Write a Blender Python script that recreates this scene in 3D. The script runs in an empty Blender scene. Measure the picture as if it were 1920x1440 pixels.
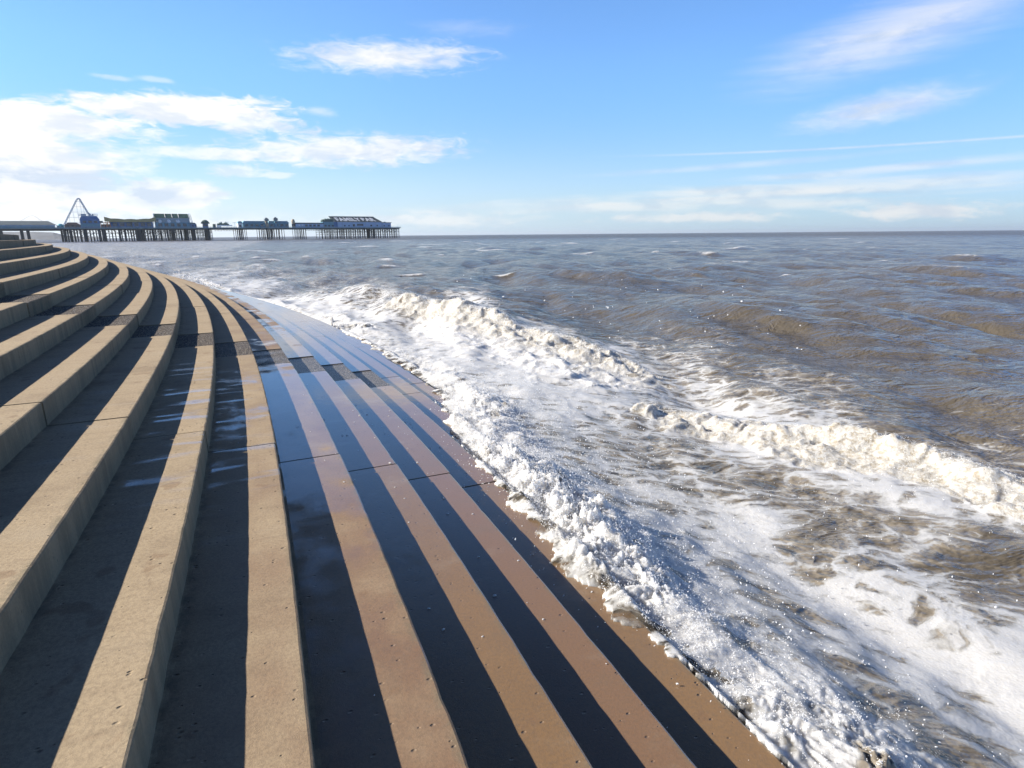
import bpy, bmesh, math, random
import numpy as np
from mathutils import Vector, Matrix
rad = math.radians
SC = bpy.context.scene
COL = SC.collection

# ------------------------------------------------------------------ camera
EYE = 1.658
cam_d = bpy.data.cameras.new("camera")
cam = bpy.data.objects.new("camera", cam_d); COL.objects.link(cam)
cam_d.sensor_width = 36.0
cam_d.lens = 36.0 * 1098.0 / 1920.0
cam_d.clip_start = 0.05; cam_d.clip_end = 60000
cam.matrix_world = Matrix.Translation((0, 0, EYE)) @ Matrix.Rotation(rad(90 - 14.3256), 4, 'X') @ Matrix.Rotation(rad(-0.504), 4, 'Z')
SC.camera = cam
SC.view_settings.view_transform = 'Standard'
SC.view_settings.look = 'None'
SC.view_settings.gamma = 1.0
SC.view_settings.use_curve_mapping = False
SC.view_settings.exposure = 0.95
SC.cycles.max_bounces = 8; SC.cycles.diffuse_bounces = 5
SC.cycles.transparent_max_bounces = 8

# ------------------------------------------------------------------ sun
SUN_EL = 29.3
sd = bpy.data.lights.new("sun", 'SUN'); sd.energy = 5.0; sd.angle = rad(0.5); sd.color = (1.0, 0.93, 0.82)
sun = bpy.data.objects.new("sun", sd); COL.objects.link(sun)
ldir = Vector((math.cos(rad(SUN_EL)), 0.0, -math.sin(rad(SUN_EL))))
sun.rotation_euler = ldir.to_track_quat('-Z', 'Y').to_euler()
sun.location = (-30, 0, 30)

# ------------------------------------------------------------------ node helpers
class NT:
    def __init__(s, nt): s.nt = nt; s.n = nt.nodes; s.l = nt.links
    def node(s, t, **kw):
        nd = s.n.new(t)
        for k, v in kw.items(): setattr(nd, k, v)
        return nd
    def put(s, sock, v):
        if isinstance(v, bpy.types.NodeSocket): s.l.new(v, sock)
        elif v is not None: sock.default_value = v
    def m(s, op, a, b=None, c=None, clamp=False):
        nd = s.node('ShaderNodeMath', operation=op); nd.use_clamp = clamp
        s.put(nd.inputs[0], a)
        if b is not None: s.put(nd.inputs[1], b)
        if c is not None: s.put(nd.inputs[2], c)
        return nd.outputs[0]
    def vm(s, op, a, b=None, out=0):
        nd = s.node('ShaderNodeVectorMath', operation=op)
        s.put(nd.inputs[0], a)
        if b is not None: s.put(nd.inputs[1], b)
        return nd.outputs[out]
    def comb(s, x, y, z):
        nd = s.node('ShaderNodeCombineXYZ')
        for i, v in enumerate((x, y, z)): s.put(nd.inputs[i], v)
        return nd.outputs[0]
    def sep(s, v):
        nd = s.node('ShaderNodeSeparateXYZ'); s.put(nd.inputs[0], v); return nd.outputs
    def ss(s, v, a, b, lo=0.0, hi=1.0):
        nd = s.node('ShaderNodeMapRange', interpolation_type='SMOOTHSTEP')
        s.put(nd.inputs[0], v); s.put(nd.inputs[1], a); s.put(nd.inputs[2], b); s.put(nd.inputs[3], lo); s.put(nd.inputs[4], hi)
        return nd.outputs[0]
    def noise(s, vec, scale=1.0, detail=3.0, rough=0.5, dist=0.0, out=0):
        nd = s.node('ShaderNodeTexNoise'); s.put(nd.inputs['Vector'], vec)
        s.put(nd.inputs['Scale'], scale); s.put(nd.inputs['Detail'], detail); s.put(nd.inputs['Roughness'], rough); s.put(nd.inputs['Distortion'], dist)
        return nd.outputs[out]
    def vor(s, vec, scale, feature='F1', out='Distance', rnd=1.0):
        nd = s.node('ShaderNodeTexVoronoi', feature=feature); s.put(nd.inputs['Vector'], vec); s.put(nd.inputs['Scale'], scale)
        s.put(nd.inputs['Randomness'], rnd)
        return nd.outputs[out]
    def mix(s, f, a, b):
        nd = s.node('ShaderNodeMix', data_type='RGBA')
        s.put(nd.inputs[0], f)
        for i, v in ((6, a), (7, b)):
            s.put(nd.inputs[i], v if isinstance(v, bpy.types.NodeSocket) else (v[0], v[1], v[2], 1.0))
        return nd.outputs[2]
    def bump(s, h, strength, dist, normal=None):
        nd = s.node('ShaderNodeBump'); s.put(nd.inputs['Height'], h); s.put(nd.inputs['Strength'], strength); s.put(nd.inputs['Distance'], dist)
        if normal is not None: s.put(nd.inputs['Normal'], normal)
        return nd.outputs[0]
    def attr(s, name):
        return s.node('ShaderNodeAttribute', attribute_name=name).outputs['Fac']

def new_mat(name):
    m = bpy.data.materials.new(name); m.use_nodes = True
    m.node_tree.nodes.clear()
    t = NT(m.node_tree)
    out = t.node('ShaderNodeOutputMaterial')
    return m, t, out
def principled(t, **kw):
    b = t.node('ShaderNodeBsdfPrincipled')
    for k, v in kw.items():
        k = k.replace('_', ' ')
        if isinstance(v, tuple) and len(v) == 3 and 'Radius' not in k: v = (*v, 1.0)
        t.put(b.inputs[k], v)
    return b

# ------------------------------------------------------------------ world: sky and far clouds
W = bpy.data.worlds.new("World"); SC.world = W; W.use_nodes = True
W.node_tree.nodes.clear()
t = NT(W.node_tree)
wout = t.node('ShaderNodeOutputWorld'); bg = t.node('ShaderNodeBackground')
sky = t.node('ShaderNodeTexSky', sky_type='NISHITA'); sky.sun_disc = False
sky.sun_elevation = rad(SUN_EL); sky.sun_rotation = rad(270); sky.air_density = 1.0; sky.dust_density = 0.4; sky.ozone_density = 1.6
tc = t.node('ShaderNodeTexCoord')
dirv = tc.outputs['Generated']
dx, dy, dz = t.sep(dirv)
az = t.m('MULTIPLY', t.m('ARCTAN2', dx, dy), 57.29578)
el = t.m('MULTIPLY', t.m('ARCSINE', dz), 57.29578)
p1 = t.comb(t.m('MULTIPLY', az, 0.22), t.m('MULTIPLY', el, 0.62), 0.0)
fb = t.noise(p1, 1.0, 7.0, 0.58, 0.25)
fine = t.noise(t.comb(t.m('MULTIPLY', az, 0.5), t.m('MULTIPLY', el, 1.6), 3.0), 1.0, 6.0, 0.62, 0.6)
wisp = t.noise(t.comb(t.m('MULTIPLY', az, 0.11), t.m('MULTIPLY', el, 1.5), 5.0), 1.0, 6.0, 0.6, 0.4)
def blob(a0, e0, ra, re, rot, amt, nz, namp, soft):
    """one cloud bank: an ellipse in azimuth/elevation with a ragged rim"""
    c, s_ = math.cos(rad(rot)), math.sin(rad(rot))
    u = t.m('SUBTRACT', az, a0); v = t.m('SUBTRACT', el, e0)
    uu = t.m('DIVIDE', t.m('ADD', t.m('MULTIPLY', u, c), t.m('MULTIPLY', v, s_)), ra)
    vv = t.m('DIVIDE', t.m('SUBTRACT', t.m('MULTIPLY', v, c), t.m('MULTIPLY', u, s_)), re)
    d = t.m('SQRT', t.m('ADD', t.m('MULTIPLY', uu, uu), t.m('MULTIPLY', vv, vv)))
    q = t.m('ADD', t.m('SUBTRACT', 1.0, d), t.m('MULTIPLY', t.m('SUBTRACT', nz, 0.5), namp * 0.85))
    return t.m('MULTIPLY', t.ss(q, -0.1, soft * 1.2), amt)
CL = [
 (-10.6, 14.7, 9.6, 1.5, 2, 0.85, fine, 1.8, 0.75), (-13, 14.6, 5.0, 0.9, 0, 0.5, fine, 1.2, 0.6),
 (-28, 9.8, 9.5, 1.3, 3, 1.0, fine, 2.0, 0.45), (-24, 9.3, 8, .9, -3, 0.8, fine, 2.0, 0.5), (-38, 8.2, 10, 1.5, 0, 1.0, fine, 1.6, 0.45),
 (-40, 5.6, 10.5, 2.3, 0, 1.0, fb, 1.6, 0.35), (-41, 3.2, 12, 2.6, 0, 1.0, fb, 1.4, 0.4), (-31, 1.2, 12, 1.8, 0, 0.6, fb, 1.6, 0.7),
 (-14.5, 7.3, 12.0, 1.5, 2, 0.85, fine, 1.9, 0.55), (-25, 6.7, 6, .7, 0, 0.65, fine, 2.0, 0.5), (-24, 5.4, 2.6, .6, 0, 0.6, fine, 2.0, 0.5), (-20.5, 5.1, 1.6, .35, 0, 0.5, fine, 1.8, 0.5),
 (30.5, 14.2, 12.5, 3.0, 12, 0.85, wisp, 0.9, 1.1), (30.2, 9.2, 7.6, 1.5, 7, 0.85, fine, 1.0, 1.0),
 (26, 3.4, 24, 1.0, 1, 0.75, wisp, 1.8, 0.9), (12, 2.4, 24, 0.9, 0, 0.6, wisp, 1.6, 0.9), (32, 4.8, 16, .5, 2, 0.5, wisp, 1.5, 0.9), (20, 5.6, 18, .35, 2, 0.3, wisp, 1.2, .9),
 (33.8, 1.5, 6.0, 0.75, 0, 0.8, fine, 2.4, 0.5), (17, 1.3, 9.0, 0.55, 0, 0.7, fine, 2.4, 0.6), (-8, 1.4, 12.0, 0.9, 0, 0.6, fine, 2.4, 0.7), (27, 2.3, 9, .5, 0, .35, wisp, 1.0, .8),
 (-31.5, 11.6, 1.7, .25, 0, 0.4, fine, 1.6, 0.6), (-28.9, 11.8, 1.6, .25, 0, 0.35, fine, 1.6, 0.6), (-16.6, 10.3, 1.6, .5, 0, 0.4, fine, 1.6, 0.8),
 (-3.5, 16.9, 5.5, .9, 0, 0.18, fine, 1.6, 1.0), (-28.5, 3.4, 4.0, 1.3, 0, 0.9, fine, 1.4, 0.3), 
]
cov = None
for a in CL:
    b = blob(*a)
    cov = b if cov is None else t.m('SUBTRACT', 1.0, t.m('MULTIPLY', t.m('SUBTRACT', 1.0, cov), t.m('SUBTRACT', 1.0, b)))
# the contrail low over the right-hand sea: a thin band whose elevation falls away to the left
tr = t.m('SUBTRACT', el, t.m('ADD', 6.78, t.m('MULTIPLY', t.m('SUBTRACT', az, 7.0), -0.012)))
trl = t.m('MULTIPLY', t.m('SUBTRACT', 1.0, t.m('MULTIPLY', t.m('ABSOLUTE', tr), 7.0), clamp=True), t.m('MULTIPLY', t.ss(az, 5.0, 24.0), 0.4))
cov = t.m('MAXIMUM', cov, trl)
# grey undersides
shade = t.m('ADD', blob(-34.8, 4.3, 6.0, 1.2, 0, 1.0, fine, 1.2, 0.8), blob(-29.7, 3.0, 3.6, .9, 0, 0.75, fine, 1.0, 0.7))
shade = t.m('ADD', shade, blob(28, 2.9, 12, .25, 0, 0.6, wisp, 1.2, 0.8))
shade = t.m('ADD', shade, t.m('MULTIPLY', t.ss(fb, 0.56, 0.38), 0.7), clamp=True)
bright = t.ss(az, 25.0, -38.0, 7.4, 8.6)
white = t.mix(shade, (1, 0.985, 0.96), (0.62, 0.71, 0.84))
whitev = t.vm('SCALE', white); whitev.node.inputs['Scale'].default_value = 1.0
t.l.new(bright, whitev.node.inputs['Scale'])
hz = t.ss(el, 14.5, -1.0)             # thin milk of sea haze low in the sky, stronger towards the sun
hzl = t.m('MULTIPLY', t.m('MULTIPLY', hz, hz), t.ss(az, 45.0, -40.0, 0.85, 1.0))
grade = t.vm('MULTIPLY', sky.outputs[0], (0.68, 0.88, 1.16))
up = t.mix(t.ss(el, 19.0, 44.0), (1.42, 1.56, 1.60), (0.10, 0.09, 0.15))      # upper sky, out of view, dimmed to cut ambient fill and deepen shadows
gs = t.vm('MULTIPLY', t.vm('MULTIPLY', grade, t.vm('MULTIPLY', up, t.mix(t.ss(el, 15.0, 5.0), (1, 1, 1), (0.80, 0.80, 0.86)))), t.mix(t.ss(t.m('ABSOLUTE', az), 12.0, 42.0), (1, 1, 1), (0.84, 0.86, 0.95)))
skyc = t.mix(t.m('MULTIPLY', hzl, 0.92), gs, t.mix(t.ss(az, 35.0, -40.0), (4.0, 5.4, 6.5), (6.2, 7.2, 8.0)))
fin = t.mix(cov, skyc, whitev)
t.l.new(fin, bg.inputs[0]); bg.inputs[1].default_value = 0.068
t.l.new(bg.outputs[0], wout.inputs[0])

# ------------------------------------------------------------------ geometry constants of the curved steps
CX, CY = -99.817, -39.381          # centre of the curve
R0, TW, RH = 107.282, 0.49874, 0.18  # nosing radius of the tier under the camera, tread width, riser height
SEA = -1.33

# ------------------------------------------------------------------ materials
def mat_concrete(name, pebble=False):
    m, t, out = new_mat(name)
    pos = t.node('ShaderNodeNewGeometry').outputs['Position']
    nrm = t.node('ShaderNodeNewGeometry').outputs['Normal']
    nz = t.sep(nrm)[2]
    x, y, z = t.sep(pos)
    ux = t.m('SUBTRACT', x, CX); uy = t.m('SUBTRACT', y, CY)
    r = t.m('SQRT', t.m('ADD', t.m('MULTIPLY', ux, ux), t.m('MULTIPLY', uy, uy)))
    idx = t.m('DIVIDE', t.m('SUBTRACT', r, R0), TW)
    th = t.m('MULTIPLY', t.m('ARCTAN2', uy, ux), 57.29578)
    tier = t.m('CEIL', t.m('ADD', idx, -0.03))
    along = t.comb(r, t.m('MULTIPLY', th, 1.85), z)          # metres across / along the step
    big = t.noise(pos, 1.6, 3.0, 0.55)
    med = t.noise(t.comb(t.m('MULTIPLY', r, 2.2), t.m('MULTIPLY', th, 3.4), t.m('MULTIPLY', tier, 3.1)), 1.0, 4.0, 0.6)
    fine_ = t.noise(pos, 260.0, 3.0, 0.7)
    grain = t.noise(pos, 70.0, 3.0, 0.65)
    streak = t.noise(t.comb(t.m('MULTIPLY', r, 2.0), t.m('MULTIPLY', th, 26.0), tier), 1.0, 3.0, 0.6)
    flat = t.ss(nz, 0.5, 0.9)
    far = t.ss(th, 27.0, 31.0)
    # damp: tiers near the water are wet through; drier uphill
    damp = t.ss(t.m('ADD', t.m('SUBTRACT', tier, t.m('MULTIPLY', far, 1.0)), t.m('MULTIPLY', t.m('SUBTRACT', med, 0.5), 3.6)), -1.1, 1.8)
    # standing film of water
    fil = t.m('ADD', t.m('SUBTRACT', tier, t.m('MULTIPLY', far, 0.9)), t.m('MULTIPLY', t.m('SUBTRACT', med, 0.5), 3.4))
    fil = t.m('ADD', fil, t.m('MULTIPLY', t.m('MULTIPLY', t.ss(th, 23.3, 24.3), t.m('SUBTRACT', 1.0, t.ss(th, 25.5, 27.0))), 0.9))
    film = t.m('MULTIPLY', t.ss(fil, 0.9, 1.6), flat)
    # occasional puddled specks on the two tiers above
    pud = t.noise(t.comb(t.m('MULTIPLY', r, 1.3), t.m('MULTIPLY', th, 13.0), t.m('MULTIPLY', tier, 5.0)), 1.0, 3.0, 0.5)
    pz = t.m('MULTIPLY', t.ss(tier, -2.4, -0.6), t.m('MULTIPLY', t.ss(th, 23.2, 23.9), t.m('SUBTRACT', 1.0, t.ss(th, 24.9, 26.2))))
    film = t.m('MAXIMUM', film, t.m('MULTIPLY', t.m('MULTIPLY', t.ss(pud, 0.52, 0.68), pz), flat))
    dry = t.mix(big, (0.410, 0.322, 0.212), (0.345, 0.267, 0.174))
    dry = t.mix(t.m('MULTIPLY', t.ss(streak, 0.5, 0.75), 0.35), dry, (0.216, 0.162, 0.108))
    tone = t.noise(t.comb(tier, t.m('FLOOR', t.m('DIVIDE', t.m('SUBTRACT', th, 24.2), 2.25)), 0.0), 3.7, 0.0, 0.5)
    wetc = t.mix(big, (0.259, 0.156, 0.068), (0.187, 0.113, 0.053))
    wetc = t.mix(t.ss(tone, .35, .65), wetc, (0.209, 0.122, 0.068))
    col = t.mix(damp, dry, wetc)
    # blotchy stains
    st = t.noise(t.comb(t.m('MULTIPLY', r, 5.0), t.m('MULTIPLY', th, 9.0), t.m('MULTIPLY', tier, 7.3)), 1.0, 2.0, 0.5)
    col = t.mix(t.m('MULTIPLY', t.ss(st, 0.64, 0.70), 0.4), col, (0.187, 0.108, 0.058))
    col = t.mix(t.m('MULTIPLY', t.m('SUBTRACT', grain, 0.40), 1.3, clamp=True), col, (0.115, 0.086, 0.061))
    fr = t.m('FRACT', idx)
    worn = t.noise(t.comb(t.m('MULTIPLY', r, 9.0), t.m('MULTIPLY', th, 14.0), z), 1.0, 5.0, 0.7)
    edge = t.m('MULTIPLY', t.ss(fr, 0.90, 0.985), t.ss(worn, 0.42, 0.62))
    col = t.mix(t.m('MULTIPLY', edge, 0.55), col, (0.144, 0.130, 0.086))
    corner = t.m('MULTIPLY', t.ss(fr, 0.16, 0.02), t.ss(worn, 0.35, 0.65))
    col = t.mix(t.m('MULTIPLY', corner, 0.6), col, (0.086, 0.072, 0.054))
    blot = t.noise(t.comb(t.m('MULTIPLY', r, 1.1), t.m('MULTIPLY', th, 2.6), t.m('MULTIPLY', tier, 9.7)), 1.0, 6.0, 0.68)
    col = t.mix(t.m('MULTIPLY', t.ss(blot, 0.50, 0.72), 0.45), col, (0.169, 0.122, 0.079))
    col = t.mix(t.m('MULTIPLY', t.ss(blot, 0.45, 0.28), 0.30), col, (0.360, 0.302, 0.223))
    # risers: mixed halfway to a darker green-grey
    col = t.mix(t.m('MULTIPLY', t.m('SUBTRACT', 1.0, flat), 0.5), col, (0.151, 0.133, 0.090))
    # blow holes
    pv = t.node('ShaderNodeTexVoronoi', feature='F1'); t.put(pv.inputs['Vector'], t.vm('MULTIPLY', along, (1, 1.6, 1))); t.put(pv.inputs['Scale'], 21.0)
    rnd = t.sep(pv.outputs['Color'])[0]
    hole = t.m('MULTIPLY', t.ss(pv.outputs['Distance'], t.m('MULTIPLY', t.m('SUBTRACT', rnd, 0.55), 0.72), 0.0), t.ss(rnd, 0.55, 0.62))
    pitmask = t.ss(t.noise(pos, 1.1, 2.0, 0.5), 0.30, 0.50)
    hole = t.m('MULTIPLY', hole, pitmask)
    col = t.mix(t.m('MULTIPLY', hole, 0.75), col, (0.07, 0.05, 0.035))
    hgt = t.m('ADD', t.m('MULTIPLY', grain, 0.25), t.m('ADD', t.m('MULTIPLY', fine_, 0.25), t.m('MULTIPLY', hole, -1.6)))
    if pebble:
        vv = t.node('ShaderNodeTexVoronoi', feature='F1'); t.put(vv.inputs['Vector'], pos); t.put(vv.inputs['Scale'], 62.0)
        c3 = t.sep(vv.outputs['Color'])
        pc = t.mix(c3[0], (0.12, 0.095, 0.075), (0.40, 0.32, 0.25))
        pc = t.mix(t.ss(c3[1], 0.8, 0.86), pc, (0.52, 0.48, 0.42))
        pc = t.mix(t.ss(vv.outputs['Distance'], 0.32, 0.6), pc, (0.035, 0.03, 0.026))
        top = t.ss(nz, 0.5, 0.9)
        col = t.mix(top, col, pc)
        hgt = t.m('MULTIPLY', t.ss(vv.outputs['Distance'], 0.65, 0.1), 4.0)
        film = t.m('MULTIPLY', film, 0.25)
    rough = t.m('ADD', 0.86, t.m('MULTIPLY', damp, -0.36))
    bmp = t.bump(hgt, 0.85, 0.005)
    ripple = t.bump(t.noise(pos, 9.0, 3.0, 0.5), 0.25, 0.004)
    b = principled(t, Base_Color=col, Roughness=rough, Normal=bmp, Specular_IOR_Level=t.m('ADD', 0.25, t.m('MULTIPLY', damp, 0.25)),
                   Coat_Weight=film, Coat_Roughness=t.ss(film, 0.0, 1.0, 0.3, 0.045), Coat_IOR=1.5, Coat_Normal=ripple)
    t.l.new(b.outputs[0], out.inputs[0])
    return m
M_CONC = mat_concrete("sea_wall_concrete")
M_PEB = mat_concrete("exposed_pebble_concrete", True)

def plain(name, c, rough=0.7, var=0.25, scale=1.5, metal=0.0, spec=0.3):
    m, t, out = new_mat(name)
    pos = t.node('ShaderNodeNewGeometry').outputs['Position']
    n = t.noise(pos, scale, 4.0, 0.6)
    col = t.mix(n, tuple(v * (1 - var) for v in c), tuple(min(1, v * (1 + var)) for v in c))
    b = principled(t, Base_Color=col, Roughness=rough, Metallic=metal, Specular_IOR_Level=spec)
    t.l.new(b.outputs[0], out.inputs[0]); return m

# ------------------------------------------------------------------ object helpers
def tag(o, label=None, cat=None, group=None, kind=None):
    if label: o['label'] = label
    if cat: o['category'] = cat
    if group: o['group'] = group
    if kind: o['kind'] = kind
    return o
def empty(name, loc, label, cat, group=None):
    o = bpy.data.objects.new(name, None); COL.objects.link(o); o.location = loc; o.empty_display_size = 0.3
    return tag(o, label, cat, group)
def mesh_obj(name, verts, faces, mat, parent=None, smooth=False):
    me = bpy.data.meshes.new(name)
    V = np.asarray(verts, dtype=np.float32)
    if isinstance(faces, np.ndarray):
        me.vertices.add(len(V)); me.vertices.foreach_set('co', V.ravel())
        nf, k = faces.shape
        me.loops.add(nf * k); me.loops.foreach_set('vertex_index', faces.astype(np.int32).ravel())
        me.polygons.add(nf); me.polygons.foreach_set('loop_start', (np.arange(nf) * k).astype(np.int32))
        me.update(calc_edges=True)
    else:
        me.from_pydata([tuple(map(float, v)) for v in V], [], faces); me.update()
    if smooth: me.polygons.foreach_set('use_smooth', np.ones(len(me.polygons), dtype=bool))
    if mat: me.materials.append(mat)
    o = bpy.data.objects.new(name, me); COL.objects.link(o)
    if parent is not None:
        o.parent = parent
    return o

def polar(r, th, z):
    a = rad(th); return (CX + r * math.cos(a), CY + r * math.sin(a), z)

# ------------------------------------------------------------------ the stepped sea wall
random.seed(4)
wall = empty("stepped_sea_wall", polar(R0, 22, 0), "curved stepped concrete sea wall with long tan treads sweeping down into the surf", "sea wall")
WM = Matrix.Translation(wall.location).inverted()
bounds = [8.0, 10.45, 12.7, 14.95, 17.2, 19.7, 21.95, 24.2, 26.45, 27.13]
a = 27.13
while a < 78: a += 2.25; bounds.append(a)
def sweep(r_in, r_out, ztop, zbot, a0, a1, dr, dz, ch=0.012):
    n = max(2, int(round((a1 - a0) / (0.045 if a0 < 30 and a1 - a0 < 5 else 0.25))) + 1)
    V, F = [], []
    k = 6
    for j in range(n):
        th = a0 + (a1 - a0) * j / (n - 1)
        # small irregularities of the cast edge
        e = 0.0010 * math.sin(th * 31.7 + ztop * 50) + random.uniform(-.0008, .0008) - (random.uniform(.002, .005) if random.random() < .025 else 0)
        ro = r_out + dr + e
        for (rr, zz) in ((r_in, zbot), (r_in, ztop + dz), (ro - ch, ztop + dz), (ro - ch * .3, ztop + dz - ch * .3), (ro, ztop + dz - ch), (ro, zbot)):
            V.append(WM @ Vector(polar(rr, th, zz)))
        if j:
            b0 = (j - 1) * k; b1 = j * k
            for q in range(k):
                q2 = (q + 1) % k
                F.append((b0 + q, b0 + q2, b1 + q2, b1 + q))
    F.append(tuple(range(k - 1, -1, -1))[::-1]); F.append(tuple((n - 1) * k + q for q in range(k))[::-1])
    return V, F
def add_mesh(acc, V, F):
    o = len(acc[0]); acc[0].extend(V); acc[1].extend(tuple(i + o for i in f) for f in F)
for i in range(-13, 13):
    acc = ([], []); panels = []
    for bi in range(len(bounds) - 1):
        a0, a1 = bounds[bi], bounds[bi + 1]
        g = 0.0045 if bi != 7 else 0.006
        dr = random.uniform(-.010, .010); dz = random.uniform(-.003, .003)
        zt = -i * RH
        is_panel = abs(a0 - 26.45) < .01 and -7 <= i <= 4
        if is_panel:
            V, F = sweep(R0 + TW * (i - 1) - .03, R0 + TW * i, zt - .012, zt - RH - .35, a0 + g, a1 - g, 0.0, 0)
            panels.append((V, F))
        else:
            V, F = sweep(R0 + TW * (i - 1) - .03, R0 + TW * i, zt, zt - RH - .35, a0 + g, a1 - g, dr, dz)
            add_mesh(acc, V, F)
    # solid bed under the joints
    V, F = sweep(R0 + TW * (i - 1) - .05, R0 + TW * i - .035, -i * RH - .03, -i * RH - RH - .5, bounds[0], bounds[-1], 0, 0)
    add_mesh(acc, V, F)
    s = mesh_obj("step", acc[0], acc[1], M_CONC, wall)
    for V, F in panels:
        p = mesh_obj("pebble_panel", V, F, M_PEB, s)
        p['label'] = "dark rectangle of exposed pebbles set across the tread"
# promenade behind the topmost step
V, F = sweep(R0 - TW * 14 - 60, R0 - TW * 14 + .02, 13.8 * RH + .1, 0.5, 8.0, 78.0, 0, 0)
prom = mesh_obj("promenade", [wall.matrix_world @ v for v in V] if False else [Vector(v) + Vector(wall.location) for v in V], F, M_CONC)
tag(prom, "concrete promenade deck at the head of the curved steps", "promenade", kind="structure")

# ------------------------------------------------------------------ numpy noise
def _hash(ix, iy, seed):
    h = (ix.astype(np.int64) * 374761393 + iy.astype(np.int64) * 668265263 + seed * 974711) & 0xffffffff
    h = ((h ^ (h >> 13)) * 1274126177) & 0xffffffff
    h = h ^ (h >> 16)
    return h
def perlin(x, y, seed=0):
    ix = np.floor(x); iy = np.floor(y); fx = (x - ix).astype(np.float32); fy = (y - iy).astype(np.float32)
    u = fx * fx * fx * (fx * (fx * 6 - 15) + 10); v = fy * fy * fy * (fy * (fy * 6 - 15) + 10)
    def g(ox, oy):
        a = _hash(ix + ox, iy + oy, seed).astype(np.float32) * (2 * np.pi / 4294967296.0)
        return np.cos(a) * (fx - ox) + np.sin(a) * (fy - oy)
    a = g(0, 0); b = g(1, 0); c = g(0, 1); d = g(1, 1)
    return ((a + (b - a) * u) + ((c + (d - c) * u) - (a + (b - a) * u)) * v) * 1.5

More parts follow.
